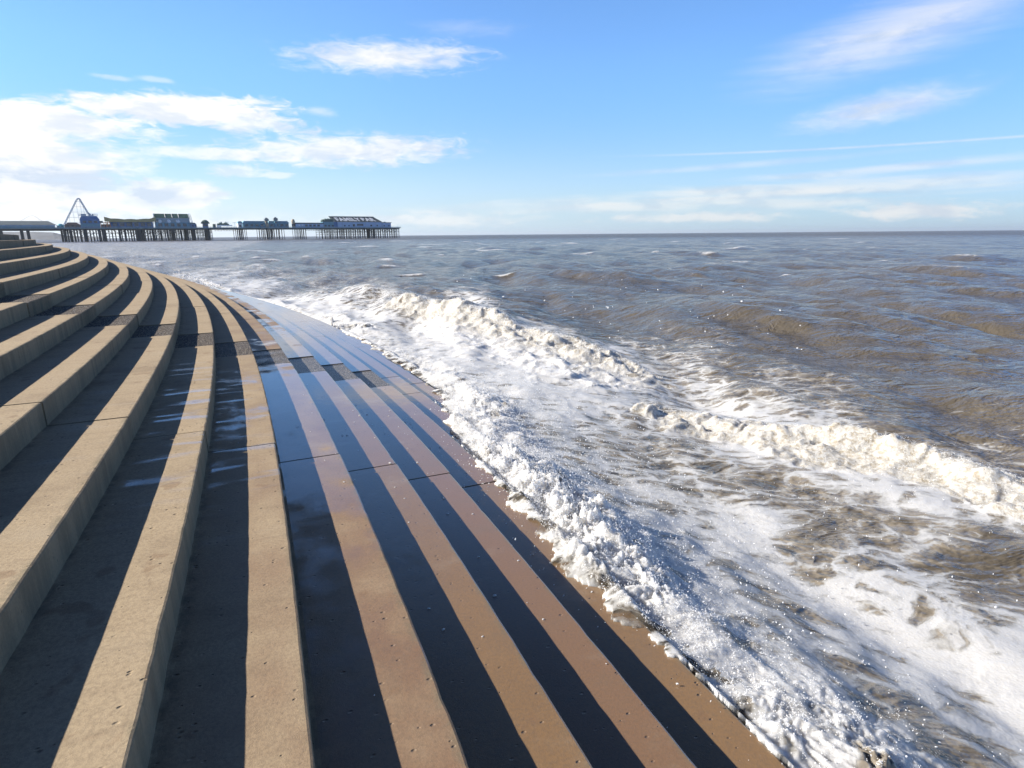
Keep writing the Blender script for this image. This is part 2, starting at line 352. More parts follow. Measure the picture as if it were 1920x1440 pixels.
# ------------------------------------------------------------------ the sea surface
FOAM = np.array([[float(v) for v in q.split()] for q in "-89.33 132.89 0.15;-67.87 125.85 0.15;-48.56 119.51 0.1;-53.16 90.87 0.35;-30.92 68.3 0.25;-33.69 57.33 0.35;-22.91 47.56 0.4;-12.96 40.32 0.15;-9.24 39.86 0.05;-2.71 52.21 0;9.54 75.39 0;19.22 48.59 0;36.54 45.73 0;-20.5 38.8 0.6;-17.57 36.29 0.95;-13.9 32.24 0.9;-12.12 33.78 0.5;-10.16 35.47 0.5;-7.01 30.03 0.7;-4.47 31.31 0.05;1.15 30.75 0.02;-13.42 29.22 0.8;-9.38 25.32 0.95;-6.89 22.36 0.8;-5.05 21.44 0.35;-3.93 20.63 0.3;-3.4 22.11 0.9;-2.68 22.9 1;-1.58 21.98 0.8;-0.17 21.88 0.1;1.95 23.45 0;6.65 21.4 0.03;14.1 20.87 0;-7.59 20.87 0.9;-5.32 18.21 1;-3.97 18.13 0.8;-2.79 19.23 1;-0.97 17.95 1;0.67 17.86 0.8;1.65 17.8 0.3;2.62 17.74 0.05;4.44 16.62 0.15;-3.94 15.31 0.95;-2.67 14.49 0.9;-1.46 14.43 1;-0.12 14.37 1;1.26 15.05 0.95;2.64 14.98 0.85;4 14.92 0.55;4.95 14.87 0.4;5.75 14.09 0.1;7.66 14 0;-2.25 12.05 0.95;-1.18 11.52 1;-0.11 11.96 1;0.93 10.99 0.85;2.11 11.87 0.8;3.21 11.83 0.6;4.08 11.8 0.7;5.38 12.26 0.4;6.24 11.71 0.4;6.99 11.68 0.3;8.05 11.64 0;10.03 12.07 0;-1.22 9.89 1;-0.56 9.87 0.8;0.37 9.84 0.95;0.93 9.82 1;1.53 10.16 0.9;2.22 9.78 0.6;2.86 9.76 0.5;3.53 9.56 0.95;4.49 9.7 0.7;5.39 9.67 0.5;6.29 9.64 0.25;7.18 9.61 0.1;8.07 9.58 0.2;-0.88 8.37 1;-0.08 8.35 0.6;0.71 8.33 0.6;1.5 8.31 0.5;2.29 8.28 0.5;2.92 8.26 0.45;3.47 8.25 0.95;4.24 8.23 1;5.17 8.46 0.8;5.79 8.18 0.6;6.38 7.92 0.3;7.12 7.9 0.1;-0.57 7.23 1;-0.01 7.22 1;0.6 7.01 0.6;1.31 7.19 0.55;2 7.17 0.5;2.69 7.15 0.45;3.38 7.13 0.35;4.06 7.12 0.85;4.74 7.1 1;5.41 7.08 1;6.09 7.07 0.95;6.65 7.25 0.7;-0.2 6.35 1;0.24 6.34 1;0.73 6.32 0.7;1.44 6.16 0.6;2.09 6.29 0.5;2.7 6.28 0.5;3.38 6.42 0.4;3.91 6.25 0.45;4.52 6.24 0.65;5.12 6.23 0.9;5.72 6.21 1;0.16 5.63 1;0.66 5.62 1;1.21 5.61 0.8;1.88 5.6 0.8;2.48 5.72 0.95;2.76 5.58 0.9;3.17 5.64 0.15;3.69 5.56 0.3;4.2 5.43 0.4;4.88 5.54 0.1;0.39 4.95 1;0.78 4.95 0.9;1.28 4.94 0.8;1.77 4.93 0.8;2.36 5.02 0.95;2.86 5.01 0.4;3.25 4.9 0.65;3.7 5 0.6;3.96 4.79 0.15;4.51 4.88 0.2;0.62 4.4 1;1.06 4.4 0.8;1.51 4.39 0.8;1.96 4.38 0.75;2.16 4.15 0.3;2.62 4.37 0.9;3.07 4.36 0.9;3.51 4.36 0.65;3.82 4.19 0.35;0.89 3.95 1;1.29 3.94 0.8;1.7 3.94 0.7;2.22 4 0.65;2.56 3.86 0.9;3 3.92 0.95;3.4 3.91 0.95;3.8 3.91 0.9;1.08 3.57 0.9;1.45 3.57 0.8;1.82 3.56 0.6;2.23 3.56 0.8;2.68 3.55 0.95;3.12 3.54 1;3.45 3.48 0.95;1.22 3.3 1;1.49 3.2 0.6;1.86 3.24 0.6;2.26 3.34 0.35;2.52 3.19 0.7;2.92 3.18 0.85;3.19 3.18 0.85;1.36 3.02 0.8;1.6 2.97 0.8;1.91 3.01 0.8;2.2 3.01 0.5;2.47 2.96 0.4;2.78 2.96 0.75;3.01 2.95 0.9;1.42 2.77 0.6;1.6 2.7 0.7;1.88 2.77 0.85;2.2 2.8 0.6;2.51 2.8 0.4;2.69 2.68 0.6;1.51 2.52 0.7;1.68 2.52 0.6;1.91 2.52 0.7;2.16 2.55 0.7;2.36 2.52 0.6;2.61 2.55 0.35".split(';')])
WL_T = np.array([8, 20, 22.0, 22.75, 22.95, 23.3, 23.8, 24.3, 25.0, 26.0, 26.5, 27.8, 31, 35, 50, 80.])
WL_I = np.array([4.6, 4.3, 4.08, 3.98, 3.85, 3.65, 3.85, 3.9, 4.2, 5.1, 5.8, 6.5, 6.9, 7.6, 7.8, 7.8])
NC, LR = 1250, []
d = 1.15
while d < 60: LR.append(d); d *= 1.0042
while d < 420: LR.append(d); d *= 1.0105
while d < 30000: LR.append(d); d *= 1.05
LR = np.array(LR, dtype=np.float64)
AZ = np.radians(np.linspace(-62, 62, NC))
D2, A2 = np.meshgrid(LR, AZ, indexing='ij')
X = D2 * np.sin(A2); Y = D2 * np.cos(A2)
rr = np.hypot(X - CX, Y - CY); IDX = (rr - R0) / TW; TH = np.degrees(np.arctan2(Y - CY, X - CX))
cell = D2 * 0.0105
rng = np.random.default_rng(11)
H = np.zeros_like(X)
near = np.clip((D2 - 6) / 20, 0, 1)       # shoaling: lower wind chop close to the wall
N = 54
lam = 0.45 * (16 / 0.45) ** (np.arange(N) / (N - 1))
for L in lam:
    ang = math.radians(200) + rng.normal(0, 0.55)      # travelling towards the wall
    k = 2 * math.pi / L; kx, ky = k * math.cos(ang), k * math.sin(ang)
    amp = 0.0084 * L ** 0.80 * rng.uniform(.5, 1.3) * (1 + .5 * math.exp(-((math.log(L / 2.6)) / .7) ** 2))
    fade = np.clip((L - 2.0 * np.maximum(cell, np.gradient(LR)[:, None])) / (1.2 * L), 0, 1)
    ph = kx * X + ky * Y + rng.uniform(0, 6.28) + 0.8 * np.sin(X * .21 * rng.uniform(.5, 1.5) + Y * .13 + rng.uniform(0, 6))
    s = np.sin(ph)
    H += amp * fade * (s + 0.28 * np.cos(2 * ph))
H *= (0.36 + 1.05 * near)
# groups: some stretches rougher than others
gr = 1 + 0.6 * perlin(X / 17, Y / 11, 5)
H *= np.clip(gr, .45, 1.7)
H *= np.where(LR[:, None] > 900, np.clip(1 - (LR[:, None] - 900) / 4000, 0, 1), 1)
# slow swell
SEAz = SEA + H

# breaking crests (polylines in plan, with crest height)
def ridge(pts, w_sea, w_wall):
    """height of a breaking crest: broad back to seaward, steep front to the wall"""
    out = np.zeros_like(X); sgn = np.full_like(X, 99.0)
    m = (D2 < 60)
    x, y = X[m], Y[m]
    best = np.full(x.shape, 1e9); hh = np.zeros_like(x); sg = np.zeros_like(x)
    wob = 0.28 * perlin(x * .9, y * .9, 31) + .12 * perlin(x * 2.4, y * 2.4, 33)
    for (x0, y0, h0), (x1, y1, h1) in zip(pts[:-1], pts[1:]):
        ex, ey = x1 - x0, y1 - y0; L2 = ex * ex + ey * ey
        q = np.clip(((x - x0) * ex + (y - y0) * ey) / L2, 0, 1)
        px, py = x0 + q * ex, y0 + q * ey
        dd = np.hypot(x - px, y - py)
        s_ = (ex * (y - py) - ey * (x - px)) / math.sqrt(L2)
        u = dd < best
        best[u] = dd[u]; hh[u] = (h0 + q * (h1 - h0))[u]; sg[u] = np.sign(s_[u]) * dd[u]
    sg = sg + wob
    e = np.where(sg > 0, np.exp(-(sg / w_sea) ** 2), np.exp(-(np.abs(sg) / w_wall) ** 1.7))
    out[m] = hh * e; sgn[m] = np.where(hh > .03, sg, 99)
    return out, sgn
B1 = [(-9.6, 33.6, .0), (-8.0, 31.2, .22), (-6.4, 28.6, .34), (-5.4, 26.8, .12), (-4.5, 25.0, .10), (-3.7, 23.0, .54), (-2.2, 21.2, .58), (-.15, 18.2, .40), (1.3, 15.9, .27), (2.5, 14.3, .16), (3.3, 12.9, .07), (3.9, 11.9, .0)]
B2 = [(2.5, 10.5, .0), (3.2, 9.8, .15), (4.0, 9.2, .25), (4.45, 8.7, .30), (5.0, 8.2, .33), (5.45, 7.7, .36), (5.85, 7.2, .36), (6.2, 6.5, .33), (6.9, 5.6, .3), (8.5, 4.0, .25)]
r1, s1 = ridge(B1, 1.5, .75); r2, s2 = ridge(B2, .62, .5)
SEAz = SEAz + r1 + r2
# foam density: interpolated between spots estimated by eye at image coordinates (denser sampling close to the steps)
dens = np.zeros_like(X)
fa = np.degrees(np.arctan2(FOAM[:, 0], FOAM[:, 1])) * 19.2; fv = 2.75 * 1098 / np.hypot(FOAM[:, 0], FOAM[:, 1])
m = D2 < 150
ga = (np.degrees(A2[m]) * 19.2).astype(np.float32); gv = (2.75 * 1098 / D2[m]).astype(np.float32)
ga = ga + 22 * perlin(X[m] * .8, Y[m] * .8, 41); gv = gv + 16 * perlin(X[m] * .9, Y[m] * .9, 43)
num = np.full(ga.shape, 0.0, np.float32); den = np.full(ga.shape, 2e-4, np.float32)
for a_, v_, f_ in zip(fa, fv, FOAM[:, 2]):
    sx = 34.0; sy = 13.0 + 0.028 * v_
    w_ = np.exp(-np.minimum(((ga - a_) / sx) ** 2 + ((gv - v_) / sy) ** 2, 60) * .5).astype(np.float32)
    num += w_ * f_; den += w_
base = np.where(gv > 420, .55, .03)
dens[m] = (num + 2e-4 * base) / den
# wave fronts are foamed through
def bump1(s, a, b, soft): return np.clip((s - a) / soft + 1, 0, 1) * np.clip((b - s) / soft + 1, 0, 1)
fr1 = bump1(s1, -1.7, -.05, .35) * np.clip(r1 / .2 + .4, 0, 1); fr2 = bump1(s2, -.95, .0, .3)
brk = np.maximum(fr1 * np.clip((4.6 - X) / 1.5, 0, 1) * np.clip((26 - D2) / 3, 0, 1), fr2)
dens = np.maximum(dens, brk * (.80 + .42 * perlin(X * 1.3, Y * 1.6, 47) + .2 * perlin(X * 4, Y * 4, 48)))
# whitecaps offshore
caps = [(-4.1, 116, 5, 1.6), (-6.5, 131, 2, 1.2), (44, 112, 4.5, 1.6), (50, 108, 3, 1.4), (-22, 150, 3, 1.4), (20, 190, 5, 2.5), (-40, 170, 6, 2.5), (-48, 120, 4, 2), (-33, 100, 4, 1.6), (-26, 200, 6, 3),
        (-12, 60, 1.5, .5), (-30, 75, 2.2, .8), (90, 240, 7, 3), (140, 260, 8, 3), (-75, 260, 8, 4), (-100, 300, 9, 4), (-60, 330, 9, 4), (8, 230, 6, 3), (62, 330, 10, 4), (-7.5, 45, 1.2, .4)]
for _ in range(34):
    d_ = 45 * (9.0 ** rng.random()); a_ = rng.uniform(-.62, .68)
    caps.append((d_ * math.sin(a_), d_ * math.cos(a_), d_ * rng.uniform(.008, .02), d_ * rng.uniform(.004, .010)))
for (cx_, cy_, wx, wy) in caps:
    q = ((X - cx_) / wx) ** 2 + ((Y - cy_ + .25 * wy * perlin((X) / 2, Y / 3, 9)) / wy) ** 2
    dens = np.maximum(dens, 1.2 * np.exp(-q * 1.3)); SEAz = SEAz + .16 * np.exp(-q)
dens = dens + np.where((D2 > 45) & (D2 < 500), np.clip((H - .30) * 3.0, 0, .7), 0)
# whitish glitter between the far steps and the pier, painted as foam cover
dens = np.maximum(dens, .42 * np.clip((-.36 * D2 - X) / 12, 0, 1) * np.clip((D2 - 25) / 20, 0, 1) * (D2 < 500))

# swash running over the submerged treads
wl = np.interp(TH, WL_T, WL_I) + .30 * perlin(TH * 5.5, IDX * .25, 3) + .10 * perlin(TH * 17, IDX * .5, 8) + .05 * perlin(TH * 50, IDX * 1.0, 18)
fi = IDX - np.floor(IDX)
stepz = -np.ceil(IDX) * RH
# soften the fall over each nosing
fall = np.clip((fi) / .30, 0, 1); fall = fall * fall * (3 - 2 * fall)
stepw = -(np.floor(IDX) + fall) * RH
into = IDX - wl
thick = .05 * np.clip(into / .8, 0, 1) + .03 * perlin(X * 3, Y * 3, 12) * np.clip(into / .6, 0, 1)
film = stepw * .10 + .90 * np.maximum(stepw, -IDX * RH + .0 - np.where(TH < 22.95, .035, .12) * np.clip(1 - into, 0, 1)) + thick + .012
roughw = np.zeros_like(X)
# run-up mound where the wave hits the steps
mound = np.interp(TH, [21, 22, 22.6, 23.2, 23.8, 24.4, 25.0, 25.6, 26.2, 27, 29, 33], [.05, .08, .10, .13, .20, .25, .27, .32, .20, .07, .05, .03])
hit_ = np.exp(-((IDX - wl - 1.3) / 1.1) ** 2)
SEAn = SEAz + mound * hit_ * .9
a_s, b_s, k_s = SEAn, np.where(into > 0, film, -9.0), .11
hs = np.clip(.5 + .5 * (a_s - b_s) / k_s, 0, 1)
smx = b_s * (1 - hs) + a_s * hs + k_s * hs * (1 - hs)
Z = np.where(IDX < 13, smx, SEAn)
under = (into <= 0) & (IDX < 10)
# rough lumpy foam relief
rg = np.clip(np.maximum(np.maximum(brk, hit_ * np.clip(mound * 5, .35, 1)), .55 * np.exp(-((s1 + 1.6) / 1.6) ** 2)), 0, 1)
rg = np.maximum(rg, .16) * np.clip(dens * 1.3, 0, 1)
m = (D2 < 60) & (rg > .02)
x, y = X[m], Y[m]
lump = np.zeros_like(x); am = .8; fq = 1.5; tot = 0
wx_ = x + .16 * perlin(x * 2.3, y * 2.3, 71); wy_ = y + .16 * perlin(x * 2.3, y * 2.3, 72)
for o_ in range(6):
    ok = np.clip(2 - 1.3 * cell[m] * fq, 0, 1)
    pn = perlin(wx_ * fq + 5 * o_, wy_ * fq * 1.3, 50 + o_); n_ = 1.5 * pn + .9 * np.abs(pn) - .3
    lump += am * n_ * ok; tot += am; am *= .64; fq *= 2.05
Z[m] += np.where(IDX[m] < 10, np.clip(into[m] / .6, 0, 1), 1) * rg[m] * .058 * lump * np.clip((D2[m]) / 8, .5, 1.6)
m = (TH < 34) & (TH > 20) & (into > -.1) & (into < 5) & (D2 < 32)
x, y = X[m], Y[m]
mt = mound[m]; ii_ = into[m]
crown = np.clip(ii_ / .35, 0, 1) * np.exp(-((ii_ - .75) / 1.0) ** 2)
wq = x + .10 * perlin(x * 4, y * 4, 81); wr = y + .10 * perlin(x * 4, y * 4, 82)
sp1 = np.clip(1 - 2.3 * np.abs(perlin(wq * 2.6, wr * 2.6, 83)), 0, 1) ** 1.5
sp2 = np.clip(1 - 2.3 * np.abs(perlin(wq * 6.5, wr * 6.5, 84)), 0, 1) ** 1.5
sp3 = np.clip(perlin(wq * 15, wr * 15, 85), 0, 1)
big_ = np.clip(.55 + 1.5 * perlin(x * .75, y * .75, 86), .08, 1.5)
Z[m] += mt * crown * big_ * (.30 + .40 * sp1 * np.clip(.5 + 1.5 * perlin(wq * 3, wr * 3, 91), 0, 1.4) + .30 * perlin(wq * 5, wr * 5, 92) + .22 * sp3 + .22 * perlin(wq * 26, wr * 26, 87)) * 1.0
Z = np.where((TH > 26.3) & (IDX < 12) & (into > 0), np.minimum(Z, -np.ceil(np.minimum(IDX, wl + .001)) * RH + .015 + .16 * into), Z)     # the wash thins out up the far steps
Z = np.where(under, stepz - .12, Z)
dens = np.where((TH < 23.1) & (into > 0), np.maximum(dens, .90 * np.clip(1.5 - into / 1.1, 0, 1) + .15 * perlin(X * 3, Y * 3, 77)), dens)
dens = np.where((TH > 27.2) & (TH < 40), np.maximum(dens, .92 * np.clip(into * 3 + .3, 0, 1) * np.clip(1 - (into - 3.5) / 3, 0, 1)), dens)
dens = np.where((IDX < 10) & (into < .35) & (into > 0) & (TH < 30), np.clip(dens, .45, .60), dens)
nr, nc = X.shape
V = np.stack([X, Y, Z], -1).reshape(-1, 3)
jj, ii = np.meshgrid(np.arange(nr - 1), np.arange(nc - 1), indexing='ij')
q0 = jj * nc + ii
keep = ~((IDX[:-1, :-1] < 2.0) & (IDX[1:, 1:] < 2.0))
Fq = np.stack([q0, q0 + 1, q0 + nc + 1, q0 + nc], -1)[keep]
used = np.zeros(len(V), bool); used[Fq.ravel()] = True
remap = np.cumsum(used) - 1
sea = mesh_obj("sea", V[used], remap[Fq], None, smooth=True)
def add_attr(me, name, arr):
    at = me.attributes.new(name, 'FLOAT', 'POINT'); at.data.foreach_set('value', arr.astype(np.float32))
add_attr(sea.data, 'foam', dens.reshape(-1)[used]); add_attr(sea.data, 'roller', brk.reshape(-1)[used]); add_attr(sea.data, 'churn', rg.reshape(-1)[used])
add_attr(sea.data, 'thin', np.where((IDX < 9) & (TH < 31), np.clip(1 - into / .55, 0, 1), 0).reshape(-1)[used])
tag(sea, "choppy brown sea with a foaming breaker rolling along the steps", "sea", kind="structure")

def mat_sea():
    m, t, out = new_mat("sea_water")
    pos = t.node('ShaderNodeNewGeometry').outputs['Position']
    x, y, z = t.sep(pos)
    p2 = t.comb(x, y, 0.0)
    d = t.attr('foam'); ch = t.attr('churn')
    wv = t.noise(p2, 0.9, 3.0, 0.5, 0.0, 1)
    wp = t.vm('ADD', p2, t.vm('MULTIPLY', t.vm('SUBTRACT', wv, (0.5, 0.5, 0.5)), (1.0, 0.75, 0)))
    wv2 = t.noise(p2, 5.0, 3.0, 0.6, 0.0, 1)
    wp = t.vm('ADD', wp, t.vm('MULTIPLY', t.vm('SUBTRACT', wv2, (0.5, 0.5, 0.5)), (0.22, 0.18, 0)))
    ed = t.vor(t.vm('MULTIPLY', wp, (1.0, 1.8, 1)), 1.9, 'DISTANCE_TO_EDGE')
    ed2 = t.vor(t.vm('MULTIPLY', wp, (1.0, 2.0, 1)), 6.5, 'DISTANCE_TO_EDGE')
    fbm = t.noise(t.vm('MULTIPLY', wp, (0.9, 1.9, 1)), 1.3, 7.0, 0.62)
    fbf = t.noise(wp, 9.0, 5.0, 0.65)
    e1 = t.m('MULTIPLY', ed, 2.6, clamp=True); e2 = t.m('MULTIPLY', ed2, 2.8, clamp=True)
    q = t.m('ADD', t.m('MULTIPLY', e1, 0.50), t.m('MULTIPLY', e2, 0.17))
    q = t.m('ADD', q, t.m('MULTIPLY', t.ss(fbm, 0.25, 0.75), 0.34))
    q = t.m('ADD', q, t.m('MULTIPLY', t.m('SUBTRACT', fbf, 0.5), 0.4))
    dd = t.m('MULTIPLY', d, t.ss(ch, 0.15, 0.6, 0.80, 1.0))
    df = t.m('SUBTRACT', dd, q)
    M = t.m('MULTIPLY', t.ss(df, -0.05, 0.13), t.ss(d, 0.02, 0.16))
    milk = t.m('MULTIPLY', t.ss(df, -0.42, 0.12), t.ss(d, 0.05, 0.5))
    dist = t.vm('LENGTH', pos, out=1)
    # brown silty water, lighter where air is beaten into it
    wc = t.mix(t.noise(p2, 0.05, 3.0, 0.6), (0.090, 0.077, 0.060), (0.106, 0.090, 0.069))
    wc = t.mix(t.m('MULTIPLY', milk, 0.75), wc, (0.33, 0.29, 0.235))
    # ripples
    n1 = t.noise(t.vm('MULTIPLY', p2, (1, 1.25, 1)), 4.6, 4.0, 0.6, 0.0)
    n2 = t.noise(t.vm('MULTIPLY', p2, (1, 1.6, 1)), 0.55, 5.0, 0.6, 0.3)
    n3 = t.noise(t.vm('MULTIPLY', p2, (1, 1.8, 1)), 0.12, 5.0, 0.6, 0.3)
    farf = t.ss(dist, 30.0, 260.0)
    bm = t.bump(n3, t.ss(dist, 80, 500, 0.0, 0.9), 3.0)
    rd = t.m('ADD', n2, t.m('MULTIPLY', t.m('ABSOLUTE', t.m('SUBTRACT', t.noise(t.vm('MULTIPLY', p2, (1, 1.9, 1)), 0.8, 4.0, 0.6, 0.6), 0.5)), -1.4))
    bm = t.bump(rd, t.ss(dist, 6, 90, 0.6, 1.0), 0.30, bm)
    bm = t.bump(n1, t.ss(dist, 90.0, 6.0, 1.0, 0.6), 0.05, bm)
    rgh = t.ss(dist, 10.0, 700.0, 0.09, 0.34)
    wb = principled(t, Base_Color=wc, Roughness=rgh, IOR=1.333, Normal=bm)
    tw = t.node('ShaderNodeBsdfTransparent'); twm = t.node('ShaderNodeMixShader')
    t.l.new(t.m('MULTIPLY', t.attr('thin'), 0.9), twm.inputs[0]); t.l.new(wb.outputs[0], twm.inputs[1]); t.l.new(tw.outputs[0], twm.inputs[2])
    # foam: thick soft white with bubbles
    bub = t.vor(pos, 45.0, 'F1')
    fn = t.noise(pos, 14.0, 6.0, 0.7)
    fh = t.m('ADD', t.m('MULTIPLY', M, 0.6), t.m('ADD', t.m('MULTIPLY', fn, t.ss(ch, 0.1, 0.7, 0.5, 2.2)), t.m('MULTIPLY', bub, 0.25)))
    fb_ = t.bump(fh, t.ss(ch, 0.1, 0.6, 0.35, 0.75), 0.03)
    fc = t.mix(t.ss(df, 0.0, 0.30), (0.33, 0.325, 0.31), t.mix(t.ss(ch, 0.2, 0.75), (0.55, 0.55, 0.55), t.mix(t.ss(t.attr('roller'), 0.2, 0.7), (0.78, 0.78, 0.78), (0.60, 0.585, 0.55))))
    fc = t.mix(t.m('MULTIPLY', t.ss(fn, 0.55, 0.36), t.m('MULTIPLY', ch, t.ss(t.attr('roller'), 0.2, 0.7, 0.5, 0.95))), fc, (0.40, 0.345, 0.26))
    fo = principled(t, Base_Color=fc, Roughness=0.45, Normal=fb_, Specular_IOR_Level=0.4, Subsurface_Weight=0.85, Subsurface_Radius=(1.0, 0.95, 0.85), Subsurface_Scale=0.11)
    mx = t.node('ShaderNodeMixShader'); t.l.new(M, mx.inputs[0]); t.l.new(twm.outputs[0], mx.inputs[1]); t.l.new(fo.outputs[0], mx.inputs[2])
    t.l.new(mx.outputs[0], out.inputs[0])
    return m
sea.data.materials.append(mat_sea())

# ------------------------------------------------------------------ flying spray and froth
def mat_foam(name, c=(0.84, 0.84, 0.83), trans=0.4):
    m, t, out = new_mat(name)
    pos = t.node('ShaderNodeNewGeometry').outputs['Position']
    n = t.noise(pos, 30.0, 3.0, 0.6)
    b = t.bump(n, 0.5, 0.01)
    p = principled(t, Base_Color=c, Roughness=0.35, Normal=b, Specular_IOR_Level=0.5)
    tr = t.node('ShaderNodeBsdfTranslucent'); tr.inputs[0].default_value = (*c, 1)
    mx = t.node('ShaderNodeMixShader'); mx.inputs[0].default_value = trans
    t.l.new(p.outputs[0], mx.inputs[1]); t.l.new(tr.outputs[0], mx.inputs[2])
    t.l.new(mx.outputs[0], out.inputs[0]); return m
M_SPRAY = mat_foam("spray_foam", (0.94, 0.94, 0.94), 0.55)
_bm = bmesh.new(); bmesh.ops.create_icosphere(_bm, subdivisions=1, radius=1.0)
ICO_V = np.array([v.co[:] for v in _bm.verts], np.float32); ICO_F = np.array([[v.index for v in f.verts] for f in _bm.faces], np.int32); _bm.free()
def surf_z(x, y):
    a = np.arctan2(x, y); d = np.hypot(x, y)
    ci = np.clip(np.round((a - AZ[0]) / (AZ[1] - AZ[0])).astype(int), 0, nc - 1)
    ri = np.clip(np.searchsorted(LR, d), 0, nr - 1)
    return np.where(Z[ri, ci] < SEA - .8, SEA, Z[ri, ci]), ri, ci
class Blobs:
    def __init__(s): s.c = []; s.r = []; s.v = []
    def add(s, c, r, v):
        s.c.append(c); s.r.append(r); s.v.append(v)
    def build(s, name, mat):
        c = np.concatenate(s.c).astype(np.float32); r = np.concatenate(s.r).astype(np.float32); v = np.concatenate(s.v).astype(np.float32)
        n = len(c)
        P = ICO_V[None] * (1 + rng.normal(0, .16, (n, len(ICO_V), 1)).astype(np.float32))
        # random squash, then stretch along the direction of flight
        P = P * rng.uniform(.7, 1.25, (n, 1, 3)).astype(np.float32)
        sp = np.linalg.norm(v, axis=1, keepdims=True) + 1e-6; u = v / sp
        st = np.clip(sp * .35, 0, 1.6)[:, :, None]
        dot = (P * u[:, None]).sum(-1, keepdims=True)
        P = P + u[:, None] * dot * st
        P = P * r[:, None, None] + c[:, None]
        F = (ICO_F[None] + (np.arange(n) * len(ICO_V))[:, None, None]).reshape(-1, 3)
        return mesh_obj(name, P.reshape(-1, 3), F, mat, smooth=True)
def jets(B, x, y, z, hmax, out, n, r0, lean=0.25):
    """strands thrown up from (x,y,z): a chain of shrinking clots on a ballistic arc"""
    J = len(x)
    v0 = np.sqrt(2 * 9.8 * np.maximum(hmax, .005)); T = v0 / 9.8 * rng.uniform(.55, 1.45, J)
    ang = rng.uniform(0, 2 * np.pi, J)
    hv = v0 * lean * rng.uniform(.1, 1.0, J)
    vx = hv * np.cos(ang) + out[:, 0] * v0 * .22; vy = hv * np.sin(ang) + out[:, 1] * v0 * .22
    for k in range(n):
        f = (k + rng.uniform(0, 1, J)) / n; tt = T * f
        jit = rng.normal(0, 1, (J, 3)) * (.006 + .045 * f[:, None] * hmax[:, None] ** .5)
        c = np.stack([x + vx * tt, y + vy * tt, z + v0 * tt - 4.9 * tt * tt], -1) + jit
        vel = np.stack([vx, vy, v0 - 9.8 * tt], -1)
        r = r0 * (1.15 - .8 * f) * rng.uniform(.25, 1.0, J) ** 1.3
        B.add(c, r, vel * rng.uniform(.3, 1.0, (J, 1)))
MT = [21, 22.3, 22.8, 23.3, 23.8, 24.4, 25.0, 25.5, 26.0, 26.6, 28, 31, 34.0]
MH = [.03, .06, .12, .18, .36, .50, .38, .70, .62, .18, .10, .08, .08]
B = Blobs()
J = 8200
th = np.concatenate([rng.uniform(21.6, 27.0, int(J * .8)), rng.uniform(27, 34, J - int(J * .8))])
cl = 0.5 + 0.5 * np.sin(th * 9.0 + 1.0 * np.sin(th * 4)) * np.cos(th * 21)
hm = np.interp(th, MT, MH) * (.35 + .9 * cl) * rng.uniform(.02, 1, J) ** 2.2
wl0 = np.interp(th, WL_T, WL_I)
ix = wl0 + np.clip(rng.gamma(1.6, .55, J), 0.05, 4) + .1
r_ = R0 + ix * TW; a_ = np.radians(th)
x = CX + r_ * np.cos(a_); y = CY + r_ * np.sin(a_)
z, _, _ = surf_z(x, y)
out = -np.stack([np.cos(a_), np.sin(a_)], -1)
jets(B, x, y, z - .015, hm * .85, out, 13, .0055)
# mist of fine drops above the strike
n = 8000
th = rng.normal(24.6, 1.1, n); a_ = np.radians(th); ix = np.interp(th, WL_T, WL_I) + rng.normal(1.3, 1.7, n)
r_ = R0 + ix * TW; x = CX + r_ * np.cos(a_); y = CY + r_ * np.sin(a_); z, _, _ = surf_z(x, y)
k = ix > np.interp(th, WL_T, WL_I) - .9 * rng.random(n) ** 2
zz = np.maximum(z, -np.ceil(ix) * RH) + rng.exponential(.22, n) * np.interp(th, MT, MH) * 2.2
B.add(np.stack([x, y, zz], -1)[k], (.0016 + .0042 * rng.random(n) ** 3)[k], (rng.normal(0, 1, (n, 3)) + (-1, -.4, -1))[k])
# larger drops thrown out to sea, seen against the water
n = 1500
x = rng.uniform(-.6, 5.5, n); y = rng.uniform(4.0, 12, n); k = (np.hypot(x - CX, y - CY) - R0) / TW > 6
x, y = x[k], y[k]; z, _, _ = surf_z(x, y); n = len(x)
keep_ = rng.random(n) < np.exp(-((x - 1.6) / 2.2) ** 2) ; x, y, z = x[keep_], y[keep_], z[keep_]; n = len(x)
B.add(np.stack([x, y, z + rng.exponential(.2, n) + .02], -1), .0018 + .0042 * rng.random(n) ** 2, rng.normal(0, .5, (n, 3)) + (0, 0, -3.0))
n = 70
x = rng.uniform(-1.0, 4.5, n); y = rng.uniform(7.5, 13, n)
B.add(np.stack([x, y, rng.uniform(-.6, .85, n)], -1), .006 + .009 * rng.random(n) ** 2, rng.normal(0, .6, (n, 3)))
# flecks lying on the wet treads
n = 300
th = rng.normal(24.4, 1.0, n); ti = rng.integers(0, 5, n) + (rng.random(n) < .5)
ixf = ti - rng.uniform(.05, .95, n); k = rng.random(n) < np.clip((ixf + .5) / 4, .05, 1); th, ixf = th[k], ixf[k]
r_ = R0 + ixf * TW; a_ = np.radians(th)
B.add(np.stack([CX + r_ * np.cos(a_), CY + r_ * np.sin(a_), -np.ceil(ixf) * RH + .003], -1), .002 + .005 * rng.random(len(th)) ** 3, np.stack([-np.cos(a_), -np.sin(a_), 0 * a_], -1) * 3.0)
# the burst against the far end of the steps
J = 500
x = -18.9 + rng.normal(0, .55, J); y = 35.2 + rng.normal(0, .7, J); z, _, _ = surf_z(x, y)
jets(B, x, y, z, .75 * np.exp(-((x + 18.9) / .8) ** 2) * rng.random(J) ** 1.2, np.zeros((J, 2)), 8, .05)
tag(B.build("splash", M_SPRAY), "white splash of spray bursting where the wave strikes the steps", "splash", kind="stuff")
